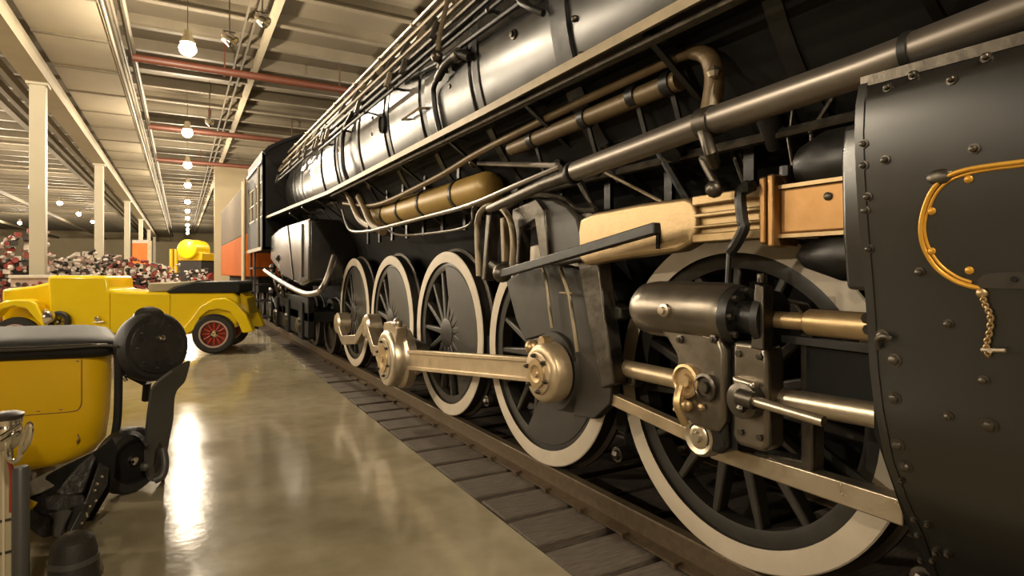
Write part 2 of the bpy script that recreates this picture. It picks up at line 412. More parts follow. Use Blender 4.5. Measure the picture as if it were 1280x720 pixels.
# ================================================================== the track
RX = 2.525
def rail(name, x, label):
    h = .085
    pts = [(x-.08, FZ), (x+.08, FZ), (x+.08, FZ+.014), (x+.014, FZ+.034), (x+.011, FZ+.118), (x+.038, FZ+.13), (x+.038, -.008), (x+.03, 0), (x-.03, 0), (x-.038, -.008), (x-.038, FZ+.13), (x-.011, FZ+.118), (x-.014, FZ+.034), (x-.08, FZ+.014)]
    mb = MB(); mb.prism(pts, 'Y', -6, 40)
    o = mb.build(name, [M['rail'], M['railtop']], None, origin=(x, 0, FZ))
    for p in o.data.polygons:
        if p.normal.z > .9 and p.center.z > .15: p.material_index = 1
    return tag(o, label, 'rail', 'rails under the locomotive')
rail('rail', RX, 'rusty steel rail nearest the concrete edge, under the near cream-rimmed wheels')
rail('rail', RX+1.55, 'far steel rail under the hidden side of the locomotive')
tie = None
for k in range(42):
    y = 1.9+k*.435
    if tie is None:
        m_ = MB()
        m_.add([(-1.3+dx*.01, dy, z) for z in (-.17, 0) for dx, dy in ((0, -.185), (0, .185))] + [], [])
        m_ = MB().box(-1.35, 1.35, -.186, .186, -.17, 0)
        tie = m_.build('railroad_tie', M['wood'], None, bevel=.012); o = tie
    else: o = tie.copy(); COL.objects.link(o)
    o.location = (edge(y)+1.35+.015+random.uniform(0, .02), y+random.uniform(-.012, .012), FZ-.004+random.uniform(-.012, 0)); o.rotation_euler.z = random.uniform(-.012, .012)+.0
    o.scale.y = random.uniform(.95, 1.02)
    tag(o, '%s weathered wooden railroad tie of the track, counted from the camera' % ordinal(k), 'railroad tie', 'wooden ties of the track')
for k in range(22):                # spikes are left as pairs on the near rail's foot
    y = 2.05+k*.435
    s = MB().box(-.012, .012, -.012, .012, 0, .03).box(-.022, .03, -.018, .018, .018, .036).build('rail_spike', M['rail'], None, origin=(0, 0, 0))
    s.location = (RX-.092, 1.9+k*.435+.06, FZ-.002)
    tag(s, '%s rusty spike, counted from the camera, holding the near rail' % ordinal(k), 'rail spike', 'spikes along the near rail')

# ================================================================== the locomotive: one thing
LOCO = empty('steam_locomotive', (3.3, 5, 0), 'huge black steam locomotive with cream-rimmed driving wheels standing on the rails', 'locomotive')
BCX, BCZ, BR = 3.3, 3.15, 1.30
def ring(mb, y, r, w, t=.012):
    q = tap(y); r -= q; mb.lathe((BCX, y, BCZ+q*.67), (0, 1, 0), [(-w/2, r-.03), (-w/2, r+t), (w/2, r+t), (w/2, r-.03)], 72, closed=True)
def tap(y):                        # the boiler narrows towards the cab
    t = min(1, max(0, (y-8.0)/6.2)); return .30*t
def bp(alpha, y, rho, taper=True): # a point beside the boiler: alpha in degrees above its left side
    q = tap(y) if taper else 0; rho = rho-q
    a = math.radians(alpha); return Vector((BCX-rho*math.cos(a), y, BCZ+q*.67+rho*math.sin(a)))
b = MB(); secs = [(-2.2, BR-.06), (-2.0, BR), (2.85, BR), (2.86, BR+.012), (6.9, BR+.012), (7.2, BR+.03), (8, BR+.03), (9.2, BR+.03), (10.5, BR+.03), (12, BR+.03), (14.38, BR+.03)]
nb = 96
b.add([bp(360*j/nb, y, r) for y, r in secs for j in range(nb)], [(i*nb+j, i*nb+(j+1) % nb, (i+1)*nb+(j+1) % nb, (i+1)*nb+j) for i in range(len(secs)-1) for j in range(nb)]+[list(range(nb)), list(range((len(secs)-1)*nb, len(secs)*nb))[::-1]])
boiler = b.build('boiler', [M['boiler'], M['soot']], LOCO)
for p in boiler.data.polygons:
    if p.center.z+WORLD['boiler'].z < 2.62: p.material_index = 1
for y in (.2, 1.55, 2.9, 4.0, 5.05, 6.1, 7.2, 8.3, 9.4, 10.6, 11.8, 13.0):
    r_ = BR+(.012 if 2.85 < y < 7 else 0 if y < 7 else .03)
    mb = MB(); ring(mb, y, r_, .085 if y != 2.9 else .16); mb.build('boiler_band', M['black'], boiler)

# rivet rows beside the wide band and washout plugs
for k in range(9):
    MB().ball(bp(-18+k*9, 2.76, BR+.006), .020, n=10).build('rivet', M['dsteel'], boiler)
for y, al in ((4.45, 6), (4.45, -6), (4.5, 0), (6.6, 4), (6.62, -4), (8.8, 6), (8.85, -2), (3.4, 5), (3.42, -3)):
    p = bp(al, y, BR+.01); n_ = Vector((-math.cos(math.radians(al)), 0, math.sin(math.radians(al))))
    MB().lathe(p, n_, [(0, .034), (.012, .034), (.015, .02), (.03, .018), (.032, 0)], 10).build('washout_plug', M['dsteel'], boiler)
# lapped jacket sheets with vertical seams between the bands
for y0, y1, a0, a1 in ((4.1, 5.0, -22, 14), (5.15, 6.0, -22, 20), (6.2, 7.1, -20, 24), (8.4, 9.3, -20, 20), (9.5, 10.5, -20, 26)):
    mb = MB(); n = 12; vs = []; 
    for rr in (BR+.005, BR+.03+(.03 if y0 > 7 else 0)):
        for i in range(n+1):
            a = a0+(a1-a0)*i/n; vs += [bp(a, y0, rr), bp(a, y1, rr)]
    m_ = 2*(n+1); fs = []
    for i in range(n):
        fs += [(2*i, 2*i+1, 2*i+3, 2*i+2), (m_+2*i, m_+2*i+2, m_+2*i+3, m_+2*i+1), (2*i, 2*i+2, m_+2*i+2, m_+2*i), (2*i+1, m_+2*i+1, m_+2*i+3, 2*i+3)]
    fs += [(0, m_, m_+1, 1), (2*n, 2*n+1, m_+2*n+1, m_+2*n)]
    mb.add(vs, fs); mb.build('jacket_sheet', M['boiler'], boiler, bevel=.006)

# --- rails, sand pipes and conduits running along the boiler's shoulder
def along_pipe(name, al, rho, r, m, y0=-1.5, y1=13.8, wig=0):
    pts = [bp(al+(random.uniform(-wig, wig) if wig else 0), y0+(y1-y0)*i/24, rho, False) for i in range(25)]
    return MB().tube(pts, r, 8).build(name, m, LOCO)
hr = along_pipe('handrail', 43, BR+.15, .022, M['steel'])
for k in range(13):
    y = -.9+k*1.15
    MB().tube([bp(43, y, BR), bp(43, y, BR+.15, False)], .016, 8).ball(bp(43, y, BR+.15, False), .036, n=10).build('handrail_stanchion', M['steel'], hr)
along_pipe('sand_pipe', 24, BR+.06, .022, M['edge'], wig=.25)
along_pipe('sand_pipe', 18, BR+.05, .022, M['dsteel'], wig=.2)
along_pipe('air_pipe', 33, BR+.09, .028, M['edge'], wig=.2)
along_pipe('air_pipe', 13, BR+.05, .02, M['black'], wig=.2)
along_pipe('air_pipe', 60, BR+.09, .035, M['dsteel'])
lr = along_pipe('handrail', 6, BR+.11, .017, M['black'], 1.2, 9.0)
for k in range(8):
    y = 1.6+k*1.0
    MB().tube([bp(6, y, BR), bp(6, y, BR+.11)], .014, 8).ball(bp(6, y, BR+.11), .03, n=8).build('handrail_stanchion', M['black'], lr)
MB().tube([bp(2, 1.0, BR+.09), bp(2, 3.2, BR+.08), bp(4, 4.6, BR+.07), bp(9, 5.6, BR+.06)], .022, 8).build('air_pipe', M['black'], LOCO)
for k in range(46):               # clips and small fittings along the pipe run
    y = 3.2+k*.235; al = random.choice((15, 20, 27, 31, 36))
    q = bp(al, y, BR+.06)
    MB().beam(bp(al-3.2, y, BR+.08, False), bp(al+3.2, y, BR+.08, False), .05, .045).build('pipe_clip', M['dsteel'] if k % 3 else M['edge'], LOCO)
MB().lathe((BCX-.1, 6.4, BCZ+BR-.1), (0, 0, 1), [(0, .42), (.12, .40), (.25, .33), (.33, .18), (.36, 0)], 28).build('steam_dome', M['boiler'], LOCO)
MB().lathe((BCX-.45, 8.6, BCZ+BR-.16), (-.3, 0, 1), [(0, .09), (.15, .09), (.16, .13), (.24, .13), (.26, .06), (.36, .05), (.37, 0)], 16).build('safety_valve', M['dsteel'], LOCO)
# pipe crossing down over the shoulder with a clamp
cp = [bp(31, 4.62, BR+.15), bp(21, 4.54, BR+.12), bp(11, 4.47, BR+.13), bp(3, 4.42, BR+.15)]
MB().tube(cp, .02, 8).build('cross_pipe', M['edge'], LOCO)
for p in (cp[0], cp[-1]): MB().ball(p, .05, n=10).build('union_nut', M['dsteel'], LOCO)
# check valve with its elbow and drop pipe
vy = 4.6
valve = MB().tube(smooth([bp(3, 4.42, BR+.15), bp(1, 4.44, BR+.10), bp(-1, 4.52, BR+.08), bp(-3, 4.66, BR+.07), bp(-5, 4.72, BR+.06), bp(-12, 4.73, BR+.06), bp(-19, 4.74, BR+.06)], 5), .024, 12).build('feed_pipe', M['black'], LOCO)
MB().tube(smooth([bp(-2, 4.56, BR+.08), bp(0, 4.35, BR+.10), bp(.5, 4.14, BR+.09), bp(-1.5, 4.02, BR+.05)], 5), [.036]*16, 12).build('check_valve', M['black'], LOCO)
MB().cyl(bp(1, 4.42, BR+.09), bp(0, 4.46, BR+.09), .05, 12).build('valve_flange', M['dsteel'], LOCO)
MB().cyl(bp(.5, 4.18, BR+.09), bp(.5, 4.12, BR+.09), .05, 12).build('valve_flange', M['dsteel'], LOCO)
MB().lathe(bp(-3, 6.2, BR+.0), (-1, 0, -.05), [(0, .10), (.05, .10), (.055, .085), (.035, .08), (.035, 0)], 24).build('washout_hole_cover', M['soot'], LOCO)
for k in (0, 1, 2): MB().tube([bp(-3-5*k, 5.0, BR+.02), bp(-3-5*k, 5.0, BR+.09), bp(-3-5*k, 5.45, BR+.09), bp(-3-5*k, 5.45, BR+.02)], .012, 6).build('grab_iron', M['edge'], LOCO) if k == 1 else None
MB().tube(smooth([bp(14, 7.4, BR+.08), bp(8, 7.6, BR+.09), bp(1, 7.7, BR+.09), bp(-12, 7.7, BR+.11), bp(-20, 7.7, BR+.10)], 5), .028, 10).build('drop_pipe', M['black'], LOCO)
MB().tube(smooth([bp(16, 2.9, BR+.08), bp(8, 3.1, BR+.10), bp(3, 3.2, BR+.10), bp(-1, 3.1, BR+.09), bp(-4, 3.0, BR+.05)], 5), .024, 10).build('drop_pipe', M['black'], LOCO)

# --- running board
RB = [(-1.5, 2.63), (1.5, 2.62), (3.6, 2.60), (8.3, 2.59), (11.0, 2.66), (14.4, 2.74)]
mb = MB()
for (y0, z0), (y1, z1) in zip(RB, RB[1:]):
    mb.add([(1.86, y0, z0), (2.45, y0, z0), (2.45, y0, z0-.02), (1.86, y0, z0-.02), (1.86, y1, z1), (2.45, y1, z1), (2.45, y1, z1-.02), (1.86, y1, z1-.02)],
        [(0, 1, 2, 3), (7, 6, 5, 4), (0, 4, 5, 1), (1, 5, 6, 2), (2, 6, 7, 3), (3, 7, 4, 0)])
rb = mb.build('running_board', M['black'], LOCO)
mb = MB()
for (y0, z0), (y1, z1) in zip(RB, RB[1:]): mb.beam((1.855, y0, z0-.012), (1.855, y1, z1-.012), .018, .05)
tag(mb.build('edge_angle', M['edge'], rb), 'worn light metal edge strip')
for y in (1.0, 2.05, 3.2, 4.4, 5.6, 6.8, 8.0, 9.2, 10.4, 11.6):
    MB().beam((1.9, y, 2.585), (2.30, y, 2.585), .05, .03).beam((1.92, y, 2.57), (2.28, y, 2.32), .035, .02).build('bracket', M['black'], rb)
MB().tube([(1.885, 1.2, 2.545), (1.885, 3.9, 2.535), (1.885, 8.2, 2.525)], .014, 8).build('conduit', M['dsteel'], LOCO)
MB().tube([(1.93, -.5, 2.555), (1.93, 6.2, 2.53)], .012, 8).build('conduit', M['dsteel'], LOCO)

# --- pipework and tanks under the running board
tanp = smooth([PX(430, 254, 2.06), PX(470, 256, 2.06), PX(540, 225, 2.06), PX(600, 190, 2.08), PX(700, 140, 2.1), PX(800, 93, 2.1), PX(838, 76, 2.1), PX(866, 66, 2.1), PX(886, 72, 2.1), PX(893, 95, 2.1), PX(890, 125, 2.09), PX(884, 152, 2.07)], 6)
def rad(i, n): return .026 if i < n*.62 else .032+.012*min(1, max(0, (i-n*.62)/(n*.12)))
nt_ = len(tanp)
MB().tube(tanp, [rad(i, nt_) for i in range(nt_)], 14).build('branch_pipe', M['tan'], LOCO)
MB().tube([PX(640, 186, 2.16), PX(850, 100, 2.16)], .052, 16).build('heater_pipe', M['tan'], LOCO)
for u, v in ((668, 174), (733, 147), (795, 120), (838, 104)):
    p = PX(u, v, 2.16); MB().cyl(p-Vector((0, .03, 0)), p+Vector((0, .03, 0)), .062, 16).beam(p, p+Vector((.1, 0, -.28)), .03, .015).build('pipe_clamp', M['black'], LOCO)
TK = MB().lathe((2.24, 4.15, 2.175), (0, 1, 0), [(0, 0), (.01, .07), (.05, .115), (.12, .135), (3.1, .135), (3.17, .115), (3.21, .07), (3.22, 0)], 32).build('air_reservoir', M['ochre'], LOCO)
tag(TK, 'ochre painted air tank')
for y in (4.75, 5.55, 6.2, 6.75):
    MB().lathe((2.24, y, 2.175), (0, 1, 0), [(-.025, .133), (-.025, .146), (.025, .146), (.025, .133)], 32, closed=True).beam((2.2, y, 2.3), (2.2, y, 2.58), .05, .02).build('strap', M['black'], TK)
MB().tube(smooth([PX(428, 262, 2.0), PX(437, 287, 1.98), PX(460, 289, 1.96), PX(482, 284, 1.96), PX(530, 272, 1.96), PX(585, 257, 1.96), PX(650, 230, 1.93), PX(700, 209, 1.91)], 5), .018, 8).build('oil_pipe', M['pipe'], LOCO)
MB().tube(smooth([PX(482, 284, 2.0), PX(500, 294, 2.0), PX(560, 289, 2.0), PX(588, 280, 2.0), PX(591, 262, 2.0), PX(600, 250, 2.0)], 5), .012, 8).build('oil_pipe', M['dsteel'], LOCO)
for (u, v) in ((440, 262), (455, 268)):
    MB().tube(smooth([PX(u-6, v-22, 2.05), PX(u, v-10, 2.03), PX(u+10, v+12, 2.03), PX(u+24, v+22, 2.05)], 5), .045, 10).build('steam_bend', M['tan'], LOCO)
MB().tube([PX(591, 204, 2.22), PX(640, 205.5, 2.1), PX(697, 207, 1.97)], .018, 8).build('cross_rod', M['pipe'], LOCO)
MB().ball(PX(592, 203, 2.2), .045, n=10).build('rod_end', M['dsteel'], LOCO)
# big polished steam pipe
def cz(u, v, X, r): p = PX(u, v, X); return Vector((p.x, p.y, p.z-r))
pp = [Vector((1.9, -.8, 2.20)), cz(1280, -14, 1.9, .055), cz(1080, 65, 1.9, .055), cz(880, 138, 1.9, .055), cz(720, 202, 1.9, .052)]
spipe = MB().tube(pp, [.056, .056, .056, .056, .053], 24).build('steam_delivery_pipe', M['pipe'], LOCO)
MB().tube([cz(722, 203, 1.9, .052), cz(680, 222, 1.9, .04), cz(612, 256, 1.92, .03)], [.04, .036, .03], 16).build('reach_rod', M['dsteel'], LOCO)
for u, v in ((716, 204), (1139, 42)):
    p = cz(u, v, 1.9, .054); MB().cyl(p-Vector((0, .012, 0)), p+Vector((0, .012, 0)), .062, 24).build('pipe_coupling', M['black'], spipe)
p = cz(885, 136, 1.9, .056)
MB().cyl(p-Vector((0, .035, 0)), p+Vector((0, .035, 0)), .064, 20).tube([PX(884, 152, 2.05), PX(880, 165, 1.87), PX(888, 190, 1.86), PX(893, 205, 1.95)], .026, 10).build('pipe_hanger', M['dsteel'], spipe)
MB().tube(smooth([PX(893, 200, 1.96), PX(880, 196, 2.0), PX(884, 208, 2.0), PX(896, 230, 2.0), PX(893, 236, 2.0)], 4), .022, 10).ball(PX(893, 236, 2.0), .04, n=10).build('drain_cock', M['dsteel'], LOCO)
MB().tube([PX(894, 90, 2.08), PX(887, 150, 2.05)], .012, 8).tube([PX(888, 92, 2.08), PX(880, 150, 2.05)], .012, 8).ball(PX(892, 90, 2.05), .03, n=8).build('clamp_bolts', M['steel'], LOCO)
# thin struts and rods in the dark behind the pipe
for a, b, X, r, mm in (((725, 228), (745, 264), 2.3, .022, 'dsteel'), ((757, 216), (827, 252), 2.2, .009, 'steel'), ((824, 188), (862, 252), 2.4, .028, 'black'), ((905, 158), (935, 242), 2.5, .014, 'dsteel'), ((926, 190), (945, 240), 2.55, .012, 'dsteel'),
    ((955, 135), (985, 167), 2.4, .010, 'dsteel'), ((992, 125), (987, 166), 2.4, .009, 'dsteel'), ((985, 167), (992, 210), 2.4, .010, 'dsteel'), ((1052, 104), (1015, 164), 2.4, .011, 'dsteel'), ((1015, 164), (1015, 202), 2.4, .010, 'dsteel'), ((985, 167), (1016, 163), 2.4, .008, 'dsteel'),
    ((700, 212), (735, 216), 2.2, .012, 'dsteel')):
    MB().tube([PX(*a, X), PX(*b, X)], r, 8).build('brake_rod' if r > .012 else 'stay_rod', M[mm], LOCO)
for u, v, X, r in ((747, 215, 2.2, .03), (985, 167, 2.4, .018), (1015, 164, 2.4, .018)): MB().ball(PX(u, v, X), r, n=10).build('rod_joint', M['dsteel'], LOCO)
for k in range(14):                 # shadowed fittings under the running board
    y = 1.2+k*.55
    MB().cyl((2.45, y, 2.2+random.uniform(-.15, .15)), (2.3, y, 2.2+random.uniform(-.1, .1)), random.uniform(.03, .07), 10).beam((2.5, y+.2, 2.3), (2.5, y+.2, 1.9), .06, .03).build('lubricator', M['black'], LOCO)
MB().tube([(2.35, .6, 2.32), (2.35, 4.3, 2.27)], .02, 8).tube([(2.4, .2, 2.12), (2.4, 4.3, 2.1)], .028, 8).build('lubricator_pipe', M['dsteel'], LOCO)

# --- frame, ash pan and an added black light block
fr = MB()
for x in (2.78, 3.72): fr.box(x-.06, x+.06, -1.6, 13.6, .42, 1.28)
fr.box(2.78, 3.82, -1.6, .9, .5, 1.3)
for y in (1.15, 2.95, 4.78, 6.6, 8.4, 10.2): fr.box(2.62, 3.9, y-.05, y+.05, .3, 1.1)
fr.build('frame', M['soot'], LOCO)
MB().prism([(2.86, 1.2), (2.72, 1.9), (2.5, 2.3), (2.6, 2.5), (4.0, 2.5), (4.1, 2.3), (3.88, 1.9), (3.74, 1.2)], 'Y', -1.5, 13.6).build('light_block_filler', M['soot'], LOCO)  # black mass added to block light and darken the gap above the frame
for y, z in ((1.15, .28), (2.95, .3), (4.78, .28), (6.6, .3)):
    mb = MB().beam((2.66, y, 1.25), (2.64, y+.02, z), .07, .12); mb.prism([(y-.09, .9), (y-.05, .45), (y+.05, .45), (y+.09, .9)], 'X', 2.52, 2.62)
    mb.build('brake_hanger', M['soot'], LOCO, bevel=.01)
    MB().cyl((2.50, y+.02, .3), (2.66, y+.02, .3), .05, 12).ball((2.5, y+.02, .3), .035, n=8).build('brake_pin', M['dsteel'], LOCO)

# --- driving wheels
WY = [2.051, 3.863, 5.683, 7.505, 9.31]; WX = 2.483; WR = .85
def make_wheel(x, y, nsp, phase, cw_a=None, cw_h=.3, disc=False):
    o3 = (x, y, WR)
    w = MB(); ax = (1, 0, 0)
    w.lathe(o3, ax, [(.025, .735), (.02, .70), (.03, .655), (.13, .655), (.13, .735)], 72, closed=True)
    w.lathe(o3, ax, [(-.01, .0), (-.01, .10), (.0, .15), (.02, .155), (.14, .16), (.14, 0)], 32)
    W = w.build('driving_wheel', M['wheel'], LOCO, origin=o3)
    t = MB(); t.lathe(o3, ax, [(0, .735), (-.003, .80), (0, .843), (.006, .85), (.10, .853), (.112, .885), (.135, .885), (.14, .73)], 96, closed=True)
    T = t.build('tire', [M['tire'], M['tread']], W, angle=30)
    for p in T.data.polygons:
        if p.center.x > .02: p.material_index = 1
    tag(T, 'cream painted tyre face')
    for k in range(nsp):
        a = phase+2*PI*k/nsp; d = Vector((0, math.cos(a), math.sin(a)))
        c = Vector(o3)
        s = MB(); n = Vector((0, -math.sin(a), math.cos(a)))
        p, q = c+d*.12+Vector((.055, 0, 0)), c+d*.67+Vector((.07, 0, 0))
        s.add([p-n*.034+Vector((-.05, 0, 0)), p+n*.034+Vector((-.05, 0, 0)), p+n*.034+Vector((.06, 0, 0)), p-n*.034+Vector((.06, 0, 0)),
               q-n*.022+Vector((-.035, 0, 0)), q+n*.022+Vector((-.035, 0, 0)), q+n*.022+Vector((.04, 0, 0)), q-n*.022+Vector((.04, 0, 0))],
              [(0, 1, 2, 3), (7, 6, 5, 4), (0, 4, 5, 1), (1, 5, 6, 2), (2, 6, 7, 3), (3, 7, 4, 0)])
        s.build('spoke', M['wgrey'], W, bevel=.012)
    if cw_a is not None:
        half = math.acos(cw_h/.70); pts = []
        for i in range(25):
            a = cw_a-half+2*half*i/24; pts.append((y+.70*math.cos(a), WR+.70*math.sin(a)))
        MB().prism(pts, 'X', x+.015, x+.12).build('counterweight', M['wgrey'], W, bevel=.008)
    return W
def R_(d): return math.radians(d)
# angles run from +y (away from the camera) towards +z
make_wheel(WX, WY[0], 15, R_(-78), None)
make_wheel(WX, WY[1], 15, R_(-100), R_(215), .18)
make_wheel(WX, WY[2], 15, R_(-95), R_(165), .12)
make_wheel(WX, WY[3], 15, R_(-90), R_(160), .05)
make_wheel(WX, WY[4], 15, R_(-85), R_(160), .05)
for y in WY:                        # the wheels on the hidden side
    mb = MB(); mb.lathe((4.117, y, WR), (-1, 0, 0), [(0, 0), (-.01, .15), (.03, .16), (.03, .66), (.0, .735), (0, .85), (.1, .853), (.112, .88), (.135, .88), (.14, 0)], 48)
    mb.build('driving_wheel', M['wheel'], LOCO)
    MB().cyl((2.6, y, WR), (4.0, y, WR), .11, 16).build('axle', M['soot'], LOCO)

# --- rods
PIN2, PIN4 = (3.235, .825), (6.2, .535)
mr = MB(); X0, X1 = 2.155, 2.225
def rodbar(mb, a, b, h0, h1, x0, x1, flute=True):
    (y0, z0), (y1, z1) = a, b
    mb.add([(x0, y0, z0-h0), (x0, y0, z0+h0), (x1, y0, z0+h0), (x1, y0, z0-h0), (x0, y1, z1-h1), (x0, y1, z1+h1), (x1, y1, z1+h1), (x1, y1, z1-h1)],
        [(0, 1, 2, 3), (7, 6, 5, 4), (0, 4, 5, 1), (1, 5, 6, 2), (2, 6, 7, 3), (3, 7, 4, 0)])
rodbar(mr, (3.36, .815), (5.95, .555), .084, .105, X0+.02, X1)
rodbar(mr, (3.36, .815+.068), (5.95, .555+.085), .016, .02, X0, X1)
rodbar(mr, (3.36, .815-.068), (5.95, .555-.085), .016, .02, X0, X1)
MR = mr.build('main_rod', M['rod'], LOCO, bevel=.006)
def hub(parent, y, z, r, x0, x1, cap=True, m='rod', bolts=6):
    h = MB().lathe((x1, y, z), (-1, 0, 0), [(0, r), (x1-x0-.03, r), (x1-x0-.01, r-.015), (x1-x0, r-.04), (x1-x0, r*.72), (x1-x0+.012, r*.70), (x1-x0+.016, r*.62), (x1-x0+.016, 0)], 40)
    H = h.build('rod_hub', M[m], parent)
    if cap:
        MB().lathe((x0, y, z), (-1, 0, 0), [(.01, r*.5), (.028, r*.48), (.03, r*.3), (.024, r*.26), (.024, r*.14), (.036, r*.12), (.036, 0)], 28).build('hub_cap', M['brass'], parent)
        for k in range(bolts):
            a = 2*PI*k/bolts+.3
            MB().lathe((x0-.012, y+r*.6*math.cos(a), z+r*.6*math.sin(a)), (-1, 0, 0), [(0, .017), (.02, .017), (.021, .009), (.034, .009), (.035, 0)], 6).build('bolt', M['dsteel'], parent)
    return H
hub(MR, PIN2[0], PIN2[1], .195, 2.07, 2.2)
MB().ball((2.12, PIN2[0]+.16, PIN2[1]+.15), .052, n=12).cyl((2.16, PIN2[0]+.02, PIN2[1]+.2), (2.1, PIN2[0]+.02, PIN2[1]+.2), .04, 10).build('oil_cup', M['brass'], MR)
hub(MR, PIN4[0]+.10, PIN4[1], .31, 2.02, 2.14, True, 'steel')
MB().lathe((2.14, PIN4[0]+.05, PIN4[1]), (1, 0, 0), [(0, .30), (.03, .33), (.12, .33), (.16, .24), (.34, .14)], 36).build('big_end', M['steel'], MR)
MB().prism([(6.05, .70), (6.5, .73), (6.45, .92), (6.2, .95), (6.0, .9)], 'X', 2.06, 2.18).ball((2.1, 6.1, .93), .06, n=10).build('wedge_block', M['steel'], MR, bevel=.01)
# dark boss behind the near hub and the web that joins it to the wheel
MB().lathe((2.46, 3.3, .82), (-1, 0, 0), [(0, .30), (.12, .29), (.2, .27), (.24, .26), (.245, 0)], 40).build('crank_boss', M['wgrey'], LOCO)
MB().cyl((2.3, PIN4[0]+.3, PIN4[1]+.05), (2.49, 7.2, .65), .12, 20).build('crank_pin', M['dsteel'], LOCO)
# coupling links beyond the big end, stepping back to the farthest drivers
def linkbar(pts, X, w, name, m): 
    mb = MB()
    for a, b in zip(pts, pts[1:]): mb.beam(PX(*a, X), PX(*b, X), .09, w, (0, 0, 1))
    return mb.build(name, M[m], LOCO, bevel=.01)
linkbar([(424, 405), (431, 425), (448, 424), (460, 402), (470, 438), (488, 440)], 2.2, .13, 'side_rod', 'steel')
for u, v, r in ((424, 404, .16), (460, 408, .16)):
    p = PX(u, v, 2.2); MB().lathe((2.34, p.y, p.z), (-1, 0, 0), [(0, r), (.16, r), (.19, r*.8), (.2, 0)], 24).build('rod_hub', M['steel'], LOCO)
# near coupling rod, passing behind the crosshead to the front driver
sr = MB(); P0, P1, P2 = yz(752, 491, 2.3), yz(872, 546, 2.3), yz(1128, 645, 2.3)
rodbar(sr, P0, P1, .036, .036, 2.27, 2.33); SR = sr.build('side_rod', M['rod'], LOCO, bevel=.006)
sr = MB(); P1b = yz(893, 561, 2.18); P2b = yz(1135, 640, 2.18); rodbar(sr, P1b, P2b, .040, .046, 2.15, 2.22)
SR2 = sr.build('side_rod', M['steel'], LOCO, bevel=.006)
pt = PX(873, 546, 2.02)
MB().lathe((2.30, pt.y, pt.z), (-1, 0, 0), [(0, .085), (.2, .085), (.22, .092), (.27, .088), (.285, .075), (.278, .055), (.285, .045), (.285, .025), (.30, .02), (.30, 0)], 28).build('wrist_pin', M['steel'], LOCO)
MB().tube(smooth([pt+Vector((-.06, .02, .06)), pt+Vector((-.1, .03, .15)), pt+Vector((-.06, .05, .22))], 4), .018, 8).build('oil_pipe', M['brass'], LOCO)
# rod behind the crosshead to the second driver
mb = MB(); mb.tube([PX(768, 457, 2.32), PX(850, 475, 2.32)], .05, 16); mb.build('valve_rod', M['rod'], LOCO)
mb = MB().beam(PX(758, 462, 2.36), PX(800, 470, 2.36), .1, .13); mb.build('valve_rod_head', M['dsteel'], LOCO, bevel=.015)
MB().prism([yz(762, 375, 2.33), yz(784, 385, 2.33), yz(784, 398, 2.33), yz(762, 404, 2.33)], 'X', 2.28, 2.38).build('guide_end', M['wgrey'], LOCO, bevel=.008)
MB().box(2.28, 2.40, 2.22, 2.42, 1.24, 1.32).build('guide_end', M['wgrey'], LOCO, bevel=.008)

# --- crosshead and guides
XC = 2.09
ch = MB().lathe((XC, 1.70, 1.305), (0, 1, 0), [(0, .085), (0, .125), (.03, .135), (.46, .135), (.53, .125), (.58, .09), (.6, .0)], 36).build('crosshead', M['xsteel'], LOCO)
MB().lathe((XC-.13, 1.98, 1.31), (-1, 0, 0), [(0, .03), (.02, .03), (.024, .018), (.04, .018), (.041, 0)], 14).build('oil_plug', M['steel'], ch)
MB().lathe((XC, 1.655, 1.30), (0, 1, 0), [(0, .05), (0, .125), (.03, .13), (.05, .125)], 30).build('guide_ring', M['black'], ch)
for k in range(8):
    a = 2*PI*k/8; MB().cyl((XC+.105*math.cos(a), 1.655, 1.30+.105*math.sin(a)), (XC+.105*math.cos(a), 1.635, 1.30+.105*math.sin(a)), .014, 6).build('bolt', M['dsteel'], ch)
MB().lathe((XC, 1.515, 1.295), (0, 1, 0), [(0, .05), (0, .115), (.03, .12), (.032, .075), (.15, .075)], 28).build('gland', M['black'], LOCO)
MB().prism([(1.5, 1.18), (1.5, 1.43), (1.54, 1.44), (1.56, 1.18)], 'X', 2.0, 2.06).cyl((2.03, 1.53, 1.44), (2.03, 1.53, 1.48), .02, 8).build('gland_stud', M['dsteel'], LOCO, bevel=.005)
MB().cyl((XC, 1.55, 1.295), (XC, 1.36, 1.295), .034, 20).build('guide_rod', M['brass'], LOCO)
MB().cyl((XC, 1.365, 1.295), (XC, .9, 1.295), .050, 24).lathe((XC, 1.36, 1.295), (0, 1, 0), [(0, .05), (.012, .045), (.02, 0)], 24).build('guide_rod', M['brass'], LOCO)
MB().beam((XC+.03, 1.62, 1.22), (XC+.03, .9, 1.215), .03, .03).build('guide_strip', M['black'], LOCO)
# lower body hanging from the barrel
pl = [(2.12, 1.24), (1.72, 1.22), (1.69, 1.15), (1.69, .86), (1.72, .80), (1.86, .80), (1.93, .84), (1.96, 1.0), (1.96, 1.1), (2.02, 1.17)]
cb = MB().prism(pl, 'X', 2.0, 2.14).build('crosshead_body', M['xsteel'], LOCO, bevel=.02, seg=3)
for y, z, r in ((1.885, 1.0, .075), (1.775, .99, .06)):
    MB().lathe((2.0, y, z), (-1, 0, 0), [(0, r), (.025, r), (.03, r-.012), (.016, r-.02), (.016, r*.45), (.034, r*.4), (.034, 0)], 24).build('bearing_boss', M['brass'] if y > 1.8 else M['dsteel'], cb)
MB().ball((1.99, 1.80, .90), .018, n=8).build('oil_nipple', M['brass'], cb)
MB().ball((1.99, 1.885, .89), .03, n=10).cyl((1.97, 1.9, .93), (1.97, 1.93, .86), .016, 8).build('oil_nipple', M['brass'], cb)
